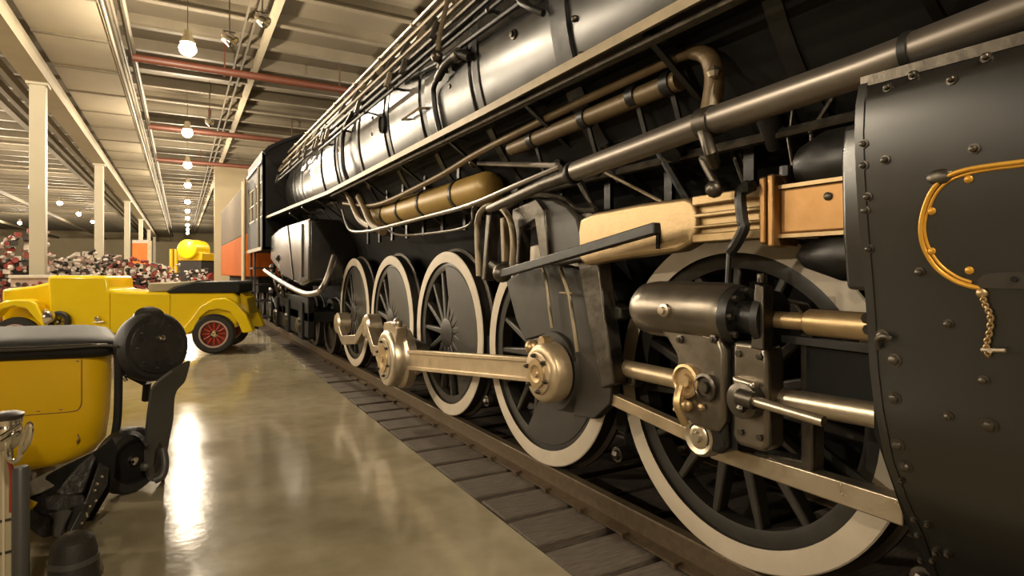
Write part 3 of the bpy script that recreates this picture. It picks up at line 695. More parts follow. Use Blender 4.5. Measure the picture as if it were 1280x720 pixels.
MB().prism([(1.7, .88), (1.9, .90), (1.92, .78), (1.88, .72), (1.74, .70), (1.69, .74)], 'X', 2.02, 2.16).build('wrist_block', M['black'], LOCO, bevel=.02)
pl = [(1.665, 1.2), (1.51, 1.2), (1.495, 1.13), (1.495, .80), (1.52, .77), (1.64, .77), (1.67, .80)]
c2 = MB().prism(pl, 'X', 2.02, 2.13).build('drop_arm', M['xsteel'], LOCO, bevel=.02, seg=3)
MB().lathe((2.02, 1.58, .97), (-1, 0, 0), [(0, .075), (.05, .072), (.06, .05), (.06, 0)], 24).build('bearing_boss', M['dsteel'], c2)
MB().prism([(1.64, 1.06), (1.53, 1.05), (1.54, .99), (1.62, 1.0)], 'X', 1.98, 2.03).build('key_block', M['steel'], c2, bevel=.012)
MB().box(2.05, 2.12, 1.662, 1.695, .74, 1.28).build('slot_plate', M['soot'], LOCO)
for y, z in ((1.74, 1.20), (1.93, 1.18)): MB().lathe((2.0, y, z), (-1, 0, 0), [(0, .02), (.012, .02), (.014, .01), (.024, .01), (.025, 0)], 6).build('bolt', M['dsteel'], cb)
for y, z in ((1.63, 1.15), (1.53, 1.15), (1.53, .83), (1.62, .83)): MB().lathe((2.02, y, z), (-1, 0, 0), [(0, .015), (.01, .015), (.011, 0)], 6).build('bolt', M['dsteel'], c2)
# union link: threaded stub to the right of the drop arm
a, b = PX(938, 500, 1.93), PX(1030, 527, 1.93)
MB().tube([a, b], .019, 14).build('union_link', M['steel'], LOCO)
MB().cyl(a+Vector((0, .05, .004)), a+Vector((0, -.02, 0)), .034, 12).ball(a+Vector((0, .04, -.04)), .02, n=8).build('link_nut', M['dsteel'], LOCO)
# guide yoke: an upside-down U behind the drop arm
yk = MB(); Y0, Y1 = 1.52, 1.40
path = [(2.25, 1.50, .70), (2.25, 1.47, 1.0), (2.25, 1.45, 1.2)]
pl = [(1.40, .69), (1.40, 1.27), (1.47, 1.36), (1.60, 1.38), (1.60, 1.33), (1.50, 1.31), (1.455, 1.25), (1.455, .74), (1.68, .72), (1.68, .67)]
MB().prism(pl, 'X', 2.16, 2.24).build('guide_yoke', M['dsteel'], LOCO, bevel=.01)
# piston rod
MB().cyl((2.12, 1.50, .975), (2.12, .9, .995), .046, 24).build('piston_rod', M['steel'], LOCO)
MB().box(2.15, 2.3, .9, 1.42, 1.02, 1.2).build('lower_guide', M['soot'], LOCO)

# --- long polished radius bar above the front driver
rbp = [(2.84, 1.56), (2.85, 1.72), (2.83, 1.80), (2.7, 1.825), (2.3, 1.84), (2.0, 1.836), (1.955, 1.815), (1.93, 1.76), (1.93, 1.68), (1.96, 1.62), (2.05, 1.585), (2.5, 1.555), (2.78, 1.525)]
RBR = MB().prism(rbp, 'X', 2.10, 2.2).build('radius_bar', M['brass'], LOCO, bevel=.018, seg=3)
MB().prism([(2.55, 1.66), (2.2, 1.715), (2.18, 1.705), (2.2, 1.685), (2.55, 1.62)], 'X', 2.085, 2.15).build('bar_slot', M['soot'], RBR)
MB().box(2.09, 2.12, 2.165, 2.185, 1.60, 1.69).build('key', M['soot'], RBR)
fk = MB()
for z0, z1, x0 in ((1.79, 1.835, 2.09), (1.735, 1.755, 2.10), (1.685, 1.7, 2.10), (1.62, 1.66, 2.09)):
    rodbar(fk, (1.95, (z0+z1)/2), (1.57, (z0+z1)/2+.004), (z1-z0)/2, (z1-z0)/2, x0, 2.2)
rodbar(fk, (1.95, 1.72), (1.57, 1.73), .08, .075, 2.13, 2.19)
fk.build('fork_end', M['brass'], LOCO, bevel=.006)
MB().box(2.07, 2.22, 1.545, 1.575, 1.60, 1.87).box(2.06, 2.22, 1.50, 1.53, 1.585, 1.875).build('fork_flange', M['bronze'], LOCO, bevel=.008)
MB().tube(smooth([PX(942, 232, 2.05), PX(926, 240, 2.05), PX(928, 275, 2.05), PX(930, 285, 2.05), PX(920, 305, 2.05), PX(912, 315, 2.05)], 4), .024, 8).cyl(PX(912, 312, 2.08), PX(909, 372, 2.08), .012, 8).ball(PX(934, 234, 2.04), .03, n=8).build('lifting_link', M['black'], LOCO)
vs_ = MB().box(2.10, 2.22, .95, 1.50, 1.635, 1.815).build('valve_stem_guide', M['bronze'], LOCO, bevel=.01)
tag(vs_, 'brown boxy valve stem guide')
MB().box(2.09, 2.23, .95, 1.5, 1.815, 1.83).box(2.09, 2.23, .95, 1.5, 1.62, 1.635).build('guide_edge', M['brass'], vs_)
MB().lathe((2.10, 1.30, 1.765), (-1, 0, 0), [(0, .012), (.006, .016), (.01, .008), (.011, 0)], 12).build('oil_hole', M['dsteel'], vs_)
MB().lathe((2.2, .95, 1.9), (0, 1, 0), [(0, .13), (.4, .13), (.5, .09), (.52, 0)], 24).cyl((2.14, 1.5, 1.87), (2.14, 1.5, 1.91), .025, 8).build('valve_chest', M['black'], LOCO)
MB().lathe((2.2, .95, 1.55), (0, 1, 0), [(0, .1), (.35, .1), (.5, .05), (.55, 0)], 24).build('valve_chest', M['black'], LOCO)
for k in range(5): MB().ball((2.02, 1.02, 1.78+.06*k), .026, n=8).build('chest_stud', M['dsteel'], LOCO)

# --- motion bracket, link and eccentric rod
def px_poly(pts, X): return [yz(u, v, X) for u, v in pts]
MB().prism(px_poly([(632, 350), (655, 338), (700, 330), (740, 340), (752, 400), (766, 470), (762, 505), (742, 524), (716, 520), (722, 480), (722, 455), (712, 425), (690, 415), (656, 425), (645, 400)], 2.25), 'X', 2.25, 2.32).build('motion_plate', M['wgrey'], LOCO, bevel=.008)
MB().prism(px_poly([(671, 250), (690, 249), (708, 258), (720, 272), (727, 300), (730, 325), (690, 332), (684, 300), (678, 270)], 2.15), 'X', 2.15, 2.24).build('motion_bracket', M['wgrey'], LOCO, bevel=.012)
MB().prism(px_poly([(718, 270), (735, 263), (745, 268), (744, 300), (756, 400), (768, 480), (752, 486), (738, 420), (722, 330)], 2.2), 'X', 2.2, 2.30).build('hanger_leg', M['dsteel'], LOCO, bevel=.01)
MB().prism(px_poly([(640, 262), (670, 248), (680, 262), (686, 330), (676, 332), (668, 275), (650, 285), (648, 330), (640, 330)], 2.12), 'X', 2.12, 2.22).build('link_bracket', M['dsteel'], LOCO, bevel=.01)
MB().tube(smooth([PX(u, v, 2.05) for u, v in ((599, 345), (597, 300), (598, 272), (606, 260), (618, 257), (630, 263), (639, 280), (642, 305), (640, 335))], 5), .024, 10).build('expansion_link', M['edge'], LOCO)
MB().beam(PX(632, 272, 2.05), PX(634, 328, 2.05), .07, .05).build('link_block', M['tan'], LOCO, bevel=.008)
MB().beam(PX(617, 268, 2.1), PX(611, 350, 2.1), .1, .06).build('link_slide', M['dsteel'], LOCO, bevel=.01)
MB().tube([PX(690, 410, 2.2), PX(682, 345, 2.2), PX(676, 330, 2.2)], .012, 8).tube([PX(722, 440, 2.19), PX(712, 370, 2.19), PX(700, 335, 2.19)], .014, 8).tube([PX(700, 366, 2.19), PX(716, 367, 2.19)], .01, 8).build('plate_edge', M['edge'], LOCO)
er = MB().beam(PX(629, 342, 1.98), PX(822, 285, 1.98), .05, .055).build('eccentric_rod', M['black'], LOCO, bevel=.006)
tag(er, 'thin black eccentric rod')
MB().ball(PX(628, 341, 2.0), .07, n=12).cyl(PX(615, 330, 2.04), PX(624, 336, 2.04), .03, 8).build('eccentric_pin', M['dsteel'], LOCO)
MB().tube(smooth([PX(630, 262, 2.2), PX(660, 245, 2.2), PX(700, 247, 2.2), PX(722, 262, 2.2), PX(745, 262, 2.2)], 5), .018, 8).build('lifting_rod', M['dsteel'], LOCO)

# --- cylinder casing at the right
CPROF = [(2.5, 2.14), (2.05, 2.09), (1.82, 2.055), (1.735, 2.03), (1.718, 1.97), (1.712, 1.88), (1.720, 1.75), (1.735, 1.62), (1.758, 1.48), (1.775, 1.35), (1.79, 1.2), (1.815, 1.08), (1.87, .92), (1.95, .79), (2.05, .65), (2.137, .5), (2.3, .4), (2.6, .34), (2.6, 1.0), (2.6, 1.6)]
def casX(z):
    P = [p for p in CPROF[3:17]]
    for (x0, z0), (x1, z1) in zip(P, P[1:]):
        if z1 <= z <= z0: return x0+(x1-x0)*(z0-z)/(z0-z1)
    return P[0][0] if z > P[0][1] else P[-1][0]
def chit(u, v, off=0.0):
    X = 1.75
    for _ in range(20): X = casX(PX(u, v, X).z)
    return PX(u, v, X-off)
YC = .975
CAS = MB().prism([(x, z) for x, z in CPROF], 'Y', -1.4, YC).build('cylinder_casing', M['casing'], LOCO, angle=60)
mb = MB(); lipo = [(x-.004, z) for x, z in CPROF[3:17]]; lipi = [(x+.03, z) for x, z in CPROF[3:17]]
mb.prism(lipo+lipi[::-1], 'Y', YC-.02, YC+.004); mb.build('end_lip', M['casing'], CAS, angle=60)
MB().beam((1.737, -1.4, 2.035), (1.737, YC, 2.035), .012, .03).build('top_seam', M['dsteel'], CAS)
cov = [(1.80, 1.93), (1.782, 1.85), (1.79, 1.6), (1.81, 1.45), (1.815, 1.43), (2.5, 1.43), (2.5, 1.96), (1.86, 1.96)]
MB().prism(cov, 'Y', YC-.02, YC+.09).build('end_cover', M['casing'], CAS, bevel=.012)
MB().prism([(1.83, 1.40), (1.84, 1.0), (2.0, .72), (2.15, .5), (2.5, .5), (2.5, 1.40)], 'Y', YC-.02, YC+.02).build('rear_cylinder_head', M['soot'], CAS)
def nrm(z): 
    dx = casX(z-.03)-casX(z+.03); return Vector((-.06, 0, -dx)).normalized()
BOLTS = [(1080, 180), (1080, 207), (1107, 200), (1085, 246), (1082, 263), (1087, 311), (1218, 186), (1103, 420), (1118, 450), (1118, 498), (1122, 556), (1132, 583), (1186, 405), (1186, 520), (1237, 532), (1143, 648), (1148, 668), (1170, 690), (1185, 692), (1160, 655), (1152, 700), (1166, 700), (1150, 340), (1127, 600), (1190, 100), (1110, 110), (1233, 72), (1142, 94), (1230, 475)]
for i, (u, v) in enumerate(BOLTS):
    p = chit(u, v); r = .009 if i not in (7, 8, 9, 10, 11, 14) else .0135
    if u == 1127: r = .008
    MB().lathe(p, nrm(p.z), [(0, r*1.5), (.003, r*1.5), (.0035, r), (.012, r*.9), (.015, r*.5), (.0155, 0)], 10).build('bolt', M['dsteel'], CAS)
p = chit(1175, 221); MB().ball(p, .03, (.35, 1.1, .7), n=12).build('lug', M['dsteel'], CAS)
gp = [(1330, 194), (1280, 202), (1240, 207), (1205, 213), (1180, 223), (1164, 240), (1154, 265), (1151, 290), (1156, 312), (1170, 334), (1190, 349), (1210, 357), (1226, 360)]
for dv, sx in ((0, 0), ):
    tag(MB().tube(smooth([chit(u, v, .002) for u, v in gp], 6), .0062, 12).build('beading', M['gold'], CAS), 'gold painted beading')
tag(MB().tube(smooth([chit(u+(4.5 if u < 1230 else 2), v+(4.5 if v < 290 else -4), .0005) for u, v in gp[:-1]], 6), .004, 10).build('beading', M['gold'], CAS), 'thin inner gold beading')
for u, v in ((1211, 224), (1165, 264), (1165, 314), (1212, 338)):
    p = chit(u, v); MB().lathe(p, nrm(p.z), [(0, .010), (.003, .010), (.007, .006), (.008, 0)], 10).build('screw', M['gold'], CAS)
tp = [chit(u, v, .001) for u, v in ((1225, 360), (1223, 350), (1232, 343), (1250, 341), (1320, 338), (1320, 362))]
mb = MB().add([q for q in tp]+[q+Vector((-.006, 0, 0)) for q in tp], [(0, 1, 2, 3, 4, 5), (11, 10, 9, 8, 7, 6)]+[(i, (i+1) % 6, 6+(i+1) % 6, 6+i) for i in range(6)])
tab = mb.build('latch_plate', M['wgrey'], CAS)
p = chit(1268, 349, .007); MB().cyl(p, p+Vector((-.004, 0, 0)), .007, 12).build('latch_hole', M['soot'], tab)
links = smooth([chit(u, v, .008) for u, v in ((1228, 368), (1231, 380), (1238, 395), (1237, 415), (1233, 432), (1236, 446))], 4)
for i in range(0, len(links)-1):
    a, b = links[i], links[i+1]; c = (a+b)/2; d = (b-a).normalized(); L_ = (b-a).length*.75
    sd = Vector((1, 0, 0)) if i % 2 else d.cross(Vector((1, 0, 0))).normalized()
    pts = [c+d*L_*math.cos(t)+sd*.0055*math.sin(t) for t in [2*PI*k/10 for k in range(10)]]
    MB().tube(pts, .0026, 6, closed=True).build('chain_link', M['brass'], CAS)
p = chit(1242, 438); MB().cyl(p, p+Vector((-.02, 0, 0)), .006, 8).cyl(p+Vector((-.015, .02, 0)), p+Vector((-.015, -.03, .004)), .005, 8).build('chain_pin', M['steel'], CAS)
p = chit(1228, 366); MB().ball(p, .014, n=10).build('chain_eye', M['brass'], CAS)
# clamp at the casing edge by the guide rod
MB().tube(smooth([chit(1098, 436, .01), chit(1096, 425, .02), chit(1104, 420, .02), chit(1114, 424, .015)], 4), .008, 8).build('drain_loop', M['dsteel'], CAS)
for (u, v) in ((1084, 398), (1086, 412)): MB().cyl(PX(u, v, 1.86), PX(u, v, 1.9), .018, 8).build('stud_nut', M['dsteel'], CAS)
# diagonal guard irons in front of the far spokes
MB().beam(PX(978, 542, 2.36), PX(1052, 608, 2.36), .03, .03).beam(PX(1000, 540, 2.38), PX(1090, 610, 2.38), .02, .03).build('guard_iron', M['black'], LOCO)

# --- fire box sheet between the drivers and the cab, with its pipe
fb = MB(); q = [PX(u, v, 1.92) for u, v in ((388, 272), (345, 281), (334, 336), (376, 357), (382, 330))]
y0 = 9.95
fb.prism([(9.95, 2.36), (13.0, 2.40), (14.2, 2.3), (14.2, 1.75), (12.6, 1.40), (10.6, 1.24), (9.95, 1.32)], 'X', 1.92, 4.6)
FB = fb.build('ash_pan', M['boiler'], LOCO, bevel=.05, seg=3)
MB().beam((1.915, 11.3, 1.35), (1.915, 11.9, 2.35), .02, .06).beam((1.915, 10.4, 1.4), (1.915, 10.4, 2.3), .02, .05).build('stiffener', M['dsteel'], FB)
MB().tube(smooth([PX(331, 338, 1.86), PX(350, 351, 1.86), PX(378, 366, 1.86), PX(396, 366, 1.9), PX(404, 358, 2.0), PX(412, 340, 2.1), PX(418, 320, 2.2)], 5), .045, 12).build('injector_pipe', M['pipe'], LOCO)
for k in range(20):
    p = Vector((random.uniform(1.9, 2.2), random.uniform(12.6, 14.2), random.uniform(.7, 2.3)))
    mb = MB(); mb.tube(smooth([p, p+Vector((0, random.uniform(-.3, .3), random.uniform(-.25, .1))), p+Vector((.05, random.uniform(-.4, .4), random.uniform(-.5, -.1)))], 4), random.uniform(.02, .045), 8).ball(p, random.uniform(.05, .09), n=8)
    mb.build('injector_pipe', M['dsteel'] if k % 2 else M['black'], LOCO)
# trailing truck
tr = MB().box(2.0, 4.6, 10.4, 14.4, .62, .8).box(2.0, 2.12, 10.4, 14.4, .35, 1.05)
for y in (10.9, 12.3, 13.7): tr.box(1.96, 2.2, y-.18, y+.18, .3, .95)
TR = tr.build('trailing_truck', M['soot'], LOCO, bevel=.02)
for y in (10.95, 12.3, 13.65):
    MB().lathe((2.49, y, .5), (1, 0, 0), [(0, 0), (0, .08), (.03, .12), (.04, .4), (0, .42), (0, .5), (.1, .505), (.115, .53), (.135, .53), (.14, 0)], 40).build('truck_wheel', M['wheel'], TR)
    MB().lathe((1.96, y, .55), (-1, 0, 0), [(0, .13), (.04, .12), (.06, .06), (.06, 0)], 16).build('journal_cover', M['dsteel'], TR)
    MB().cyl((2.6, y, .5), (4.5, y, .5), .08, 12).build('axle', M['soot'], TR)
# cab
CABY0, CABY1 = 14.4, 17.4
side = [(1.78, 2.0), (1.78, 4.2), (1.88, 4.33), (2.2, 4.52), (2.77, 4.76), (3.3, 4.84), (3.83, 4.76), (4.4, 4.52), (4.72, 4.33), (4.82, 4.2), (4.82, 2.0)]
cabm = MB().prism(side, 'Y', CABY0, CABY0+.08)
roof = side[1:-1]; ri = [(x+(3.3-x)*.03, z-.06) for x, z in roof]
cabm.prism(roof+ri[::-1], 'Y', CABY0-.15, CABY1+.3)
for x in (1.78, 4.76):
    cabm.box(x, x+.06, CABY0, CABY1, 2.0, 2.75).box(x, x+.06, CABY0, CABY1, 3.6, 4.25)
    for y in (CABY0, CABY0+1.42, CABY1-.16): cabm.box(x, x+.06, y, y+.16, 2.7, 3.7)
cabm.box(1.8, 4.8, CABY0, CABY1, 2.0, 2.06)
CAB = cabm.build('cab', M['cabp'], LOCO)
for y in (CABY0+.16, CABY0+1.58):
    MB().box(1.79, 1.82, y+.02, y+.06, 2.75, 3.6).box(1.79, 1.82, y+1.2, y+1.24, 2.75, 3.6).box(1.79, 1.82, y, y+1.24, 3.56, 3.6).box(1.79, 1.82, y, y+1.24, 2.75, 2.79).box(1.79, 1.82, y, y+1.24, 3.15, 3.18).build('window_frame', M['edge'], CAB)
    MB().box(1.80, 1.81, y, y+1.24, 2.75, 3.6).build('window_pane', M['glass'], CAB)
MB().tube([(1.7, CABY0+.05, 2.05), (1.7, CABY0+.05, 3.9)], .03, 8).tube([(1.7, CABY1, 1.0), (1.7, CABY1, 4.0)], .03, 8).build('grab_rail', M['edge'], CAB)
MB().beam((1.76, CABY0, 2.02), (1.76, CABY1, 2.02), .03, .08).beam((1.76, CABY0, 4.0), (1.76, CABY1, 4.0), .03, .06).build('edge_strip', M['edge'], CAB)
MB().lathe((1.95, 14.39, 2.75), (0, -1, 0), [(0, .05), (.06, .05), (.07, 0)], 12).build('marker_lens', M['chrome'], CAB)
mb = MB()
for k in range(4): mb.box(1.78, 2.2, 16.2, 17.0, .3+.42*k, .34+.42*k)
mb.box(1.8, 1.84, 16.18, 16.22, .3, 2.0).box(1.8, 1.84, 16.98, 17.02, .3, 2.0).build('cab_steps', M['black'], CAB)

# ================================================================== tender behind the cab
TEN = empty('tender', (3.3, 22, 0), 'tall grey and orange tender standing behind the cab of the black locomotive', 'tender')
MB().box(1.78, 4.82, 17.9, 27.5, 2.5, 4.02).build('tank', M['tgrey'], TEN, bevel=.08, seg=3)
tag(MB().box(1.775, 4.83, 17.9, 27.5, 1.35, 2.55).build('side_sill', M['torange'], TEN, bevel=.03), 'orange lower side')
MB().add([(2.6, 18.5, 3.9), (4.0, 18.5, 3.9), (4.0, 27, 3.9), (2.6, 27, 3.9), (2.5, 18.5, 4.3), (4.1, 18.5, 4.3), (4.1, 27, 4.3), (2.5, 27, 4.3)], [(3, 2, 1, 0), (4, 5, 6, 7), (0, 1, 5, 4), (1, 2, 6, 5), (2, 3, 7, 6), (3, 0, 4, 7)]).build('coal_bunker', M['soot'], TEN)
MB().box(2.1, 4.5, 17.9, 27.5, .9, 1.36).build('frame', M['soot'], TEN)
MB().tube([(1.72, 17.95, .9), (1.72, 17.95, 4.0)], .05, 8).build('corner_post', M['cream'], TEN)
for y in (18.8, 20.4, 22.0, 23.6, 25.2, 26.6):
    MB().lathe((2.49, y, .53), (1, 0, 0), [(0, 0), (0, .08), (.03, .12), (.04, .4), (0, .42), (0, .53), (.115, .53), (.14, .0)], 32).build('wheel', M['wheel'], TEN)
    MB().cyl((2.6, y, .53), (4.1, y, .53), .08, 12).lathe((4.12, y, .53), (-1, 0, 0), [(0, 0), (0, .53), (.14, .53), (.14, 0)], 32).build('axle', M['soot'], TEN)
# wall of the next exhibit behind the tender
struct(MB().box(2.0, 7.5, 36.0, 36.2, FZ, 7.7), 'wall_partition', M['wall'])

# ================================================================== motor cars (both stand square to the aisle, turned 30 degrees from the track)
RZ = -math.radians(30)
class Frame:
    def __init__(s, u0, d0, rot):
        q = PD(u0, 340, d0); s.org = Vector((q.x, q.y, FZ)); s.rz = RZ+math.radians(rot); s.R = Matrix.Rotation(-s.rz, 3, 'Z')
        s.t = math.tan(math.radians(rot)); s.c = math.cos(math.radians(rot)); s.d0 = d0; s.r0 = (u0-640)/FPX*d0
    def L(s, u, v, d): return s.R @ (PD(u, v, d)-s.org)
    def on(s, u, v, y=0.0):            # the point of the car's near side (pushed y inwards) seen at u, v
        k = (u-640)/FPX; dd = (s.d0-s.t*s.r0+y/s.c)/(1-s.t*k); return s.L(u, v, dd)
def loft(levels, n=10):
    """levels: (z, x0, x1, y0, y1, corner radius); closed body of rounded rectangles"""
    mb = MB(); vs = []; per = 4*(n+1)
    for z, x0, x1, y0, y1, rc in levels:
        for cx, cy, a in ((x1-rc, y1-rc, 0), (x0+rc, y1-rc, 90), (x0+rc, y0+rc, 180), (x1-rc, y0+rc, 270)):
            for i in range(n+1):
                t = math.radians(a+90*i/n); vs.append((cx+rc*math.cos(t), cy+rc*math.sin(t), z))
    fs = []
    for k in range(len(levels)-1):
        for i in range(per): fs.append((k*per+i, k*per+(i+1) % per, (k+1)*per+(i+1) % per, (k+1)*per+i))
    fs += [list(range(per))[::-1], list(range((len(levels)-1)*per, len(levels)*per))]
    return mb.add(vs, fs)
def car_wheel(parent, c, r, w, axis, tyre_m, rim_m, n_sp=10, name='wheel', white=None):
    ax = Vector(axis).normalized(); c = Vector(c)
    W = MB().lathe(c, ax, [(-w/2, r*.66), (-w*.5, r*.9), (-w*.3, r*.985), (0, r), (w*.3, r*.985), (w*.5, r*.9), (w/2, r*.66), (w*.3, r*.6), (-w*.3, r*.6)], 40, closed=True).build(name, tyre_m, parent, local=True)
    MB().lathe(c, ax, [(-w*.5, r*.60), (-w*.52, r*.68), (w*.52, r*.68), (w*.5, r*.60)], 40, closed=True).build('rim', white or rim_m, W, local=True)
    u = ax.cross(Vector((0, 0, 1))); 
    if u.length < .1: u = Vector((1, 0, 0))
    u.normalize(); q = ax.cross(u)
    for k in range(n_sp):
        a = 2*PI*k/n_sp; d = u*math.cos(a)+q*math.sin(a)
        MB().tube([c+d*r*.1, c+d*r*.62], [r*.055, r*.04], 8).build('spoke', rim_m, W, local=True)
    MB().lathe(c, ax, [(-w*.55, 0), (-w*.52, r*.12), (-w*.3, r*.2), (w*.3, r*.2), (w*.52, r*.12), (w*.55, 0)], 20).build('hub_cap', M['chrome'], W, local=True)
    return W

# ---- far yellow tourer
F = Frame(200, 11.7, 14)
CAR = empty('touring_car', F.org, 'bright yellow open touring car with red wheels parked beyond the nearer yellow car', 'car', rz=F.rz)
D0 = 11.7
def L(u, v, d=D0): return F.on(u, v, d-D0)
def P2(u, v): p = F.on(u, v); return (p.x, p.z)
WD = 1.35
body = [P2(*q) for q in ((135, 362), (150, 364), (182, 365), (212, 365), (292, 365), (298, 372), (300, 392), (294, 410), (262, 418), (240, 418), (150, 419), (100, 417), (60, 412), (60, 378), (58, 346), (64, 344.5), (128, 345), (134, 347))]
mb = MB().prism(body, 'Y', .02, WD-.02); B = mb.build('body', M['yellow'], CAR, local=True, bevel=.05, seg=3)
MB().prism([P2(*q) for q in ((138, 363), (150, 366), (210, 366), (210, 385), (138, 385))], 'Y', .12, WD-.12).build('seat_well', M['leather'], CAR, local=True)
MB().prism([P2(*q) for q in ((-10, 362), (30, 358), (59, 351), (59, 412), (-10, 410))], 'Y', .3, WD-.3).build('bonnet', M['yellow'], CAR, local=True, bevel=.05, seg=3)
for s_ in (0, 1):
    y0 = -.1 if s_ == 0 else WD-.2; y1 = y0+.3
    arc_o = [P2(*q) for q in ((318, 414), (309, 392), (296, 378), (283, 372), (268, 373), (252, 382), (240, 398), (228, 412), (205, 416), (205, 421), (232, 419), (244, 412), (252, 396), (262, 388), (274, 386), (288, 389), (298, 402), (304, 416))]
    MB().prism(arc_o, 'Y', y0, y1).build('rear_wing', M['yellow'], CAR, local=True, bevel=.03, seg=3)
    arc_f = [P2(*q) for q in ((-16, 400), (-8, 384), (6, 377), (22, 374), (38, 374), (48, 379), (54, 390), (66, 408), (110, 418), (110, 422), (62, 416), (47, 398), (36, 385), (20, 382), (6, 386), (-6, 400), (-10, 410))]
    MB().prism(arc_f, 'Y', y0, y1).build('front_wing', M['yellow'], CAR, local=True, bevel=.03, seg=3)
    for u, v in ((268.5, 416.5), (23, 411)):
        p = L(u, v, D0); car_wheel(CAR, (p.x, y0+.06 if s_ == 0 else y0+.24, .405), .405, .15, (0, 1, 0), M['rubber'], M['red'], 12, white=M['dust'])
        MB().cyl((p.x, y0+.10 if s_ == 0 else y0+.17, .405), (p.x, y0+.118 if s_ == 0 else y0+.19, .405), .27, 28).build('brake_drum', M['maroon'], CAR, local=True)
MB().prism([P2(*q) for q in ((104, 418), (206, 416), (206, 421), (104, 423))], 'Y', -.1, WD+.1).build('running_board', M['rubber'], CAR, local=True)
MB().prism([P2(*q) for q in ((208, 364), (222, 358), (244, 352.5), (298, 351.5), (301, 355), (300, 366), (210, 366.5))], 'Y', -.03, WD+.03).build('folded_hood', M['fabric'], CAR, local=True, bevel=.05, seg=3)
tag(MB().prism([P2(*q) for q in ((184, 354), (215, 353), (246, 350.5), (240, 354), (218, 359), (208, 364.5), (184, 365))], 'Y', .05, WD-.05).build('seat_back', M['plinth'], CAR, local=True, bevel=.03), 'pale cushioned rear seat back')
MB().prism([P2(*q) for q in ((297, 366), (306, 372), (310, 395), (302, 400), (298, 385))], 'Y', .2, WD-.2).build('trunk_panel', M['yellow'], CAR, local=True, bevel=.03)
p = L(58, 396, D0-.25)
MB().lathe(p, (-1, -.15, 0), [(-.14, .03), (-.1, .1), (0, .15), (.02, .15), (.03, .12), (.04, 0)], 20).tube([p+Vector((0, 0, -.12)), p+Vector((.0, .15, -.35))], .02, 8).build('headlamp', M['chrome'], CAR, local=True)
p = L(72, 402, D0-.1); car_wheel(CAR, (p.x, -.05, p.z+.0), .2, .12, (0, 1, .0), M['rubber'], M['fender'], 6, name='spare_wheel')
MB().lathe(L(122, 398, D0), (0, -1, 0), [(0, .05), (.04, .05), (.06, .035), (.065, 0)], 14).tube([L(117, 403, D0-.02), L(130, 402, D0-.02)], .02, 8).build('door_handle', M['chrome'], CAR, local=True)
for u in (137, 212):
    MB().beam(L(u, 367, D0+.013), L(u, 412, D0+.013), .008, .01).build('door_seam', M['yellow2'], CAR, local=True)
MB().tube([L(310, 408, D0), L(322, 410, D0+.3), L(322, 410, D0+1.2), L(310, 408, D0+1.5)], .03, 8).build('rear_bumper', M['chrome'], CAR, local=True)

# ---- near yellow car: its tail with the folded hood
G = Frame(75, 4.3, 18)
def K(u, v, d): return G.on(u, v, d-4.3) if d < 4.36 else G.L(u, v, d)
NC = empty('roadster', G.org, 'yellow vintage roadster cut by the left frame edge, black hood folded on its tail', 'car', rz=G.rz)
xr = K(143, 444, 4.3).x
def zz(v): return G.on(110, v).z
def taper(mb):
    for p in mb.v:
        if p.x > -.6: p.x -= .36*max(0, p.y)*min(1, (p.x+.6)/.6)
    return mb
lev = [(zz(590), -1.9, xr-.42, .14, 1.3, .25), (zz(582), -1.9, xr-.22, .06, 1.38, .25), (zz(572), -1.9, xr-.10, .025, 1.41, .26), (zz(556), -1.9, xr-.035, .008, 1.43, .26),
       (zz(520), -1.9, xr-.01, 0, 1.45, .26), (zz(480), -1.9, xr, 0, 1.45, .26), (zz(440), -1.9, xr, 0, 1.45, .26)]
T = taper(loft(lev)).build('body', M['yellow2'], NC, local=True, angle=50)
lv2 = [(zz(447), -1.9, xr+.02, -.012, 1.465, .22), (zz(443), -1.9, xr+.05, -.04, 1.50, .22), (zz(437), -1.9, xr+.065, -.05, 1.51, .22), (zz(431), -1.9, xr+.06, -.045, 1.49, .22), (zz(426), -1.9, xr+.02, -.01, 1.43, .22), (zz(423), -1.9, xr-.06, .06, 1.36, .2), (zz(422), -1.9, xr-.2, .2, 1.24, .15)]
HD = taper(loft(lv2)).build('folded_hood', M['fabric'], NC, local=True, angle=60)
MB().tube(smooth([K(-60, 440, 4.22), K(40, 437, 4.22), K(110, 433, 4.22), K(132, 432, 4.24), K(147, 433, 4.36)], 5), .010, 8).build('piping', M['wgrey'], HD, local=True)
tag(MB().tube(smooth([K(-60, 437, 4.23), K(40, 434, 4.23), K(112, 430.5, 4.23), K(134, 430, 4.25)], 5), .0055, 8).build('trim_strip', M['chrome'], HD, local=True), 'thin bright trim strip')
MB().tube(smooth([K(147, 436, 4.4), K(148, 470, 4.42), K(147, 520, 4.42), K(143, 548, 4.42)], 5), .028, 10).build('tail_edge', M['fabric'], NC, local=True)
# door outline and screws
MB().tube(smooth([K(102, 449, 4.3), K(102, 480, 4.3), K(102, 500, 4.3), K(100, 509, 4.3), K(92, 514, 4.3), K(60, 517, 4.3), K(20, 520, 4.3)], 5), .004, 6).build('door_seam', M['bronze'], NC, local=True)
for u, v in ((97, 451), (48, 513), (76, 511), (97, 551)): MB().ball(K(u, v, 4.295), .009, n=8).build('screw', M['bronze'], NC, local=True)
MB().tube(smooth([K(97, 543, 4.28), K(99, 548, 4.27), K(96, 553, 4.28)], 4), .006, 6).build('catch', M['brass'], NC, local=True)
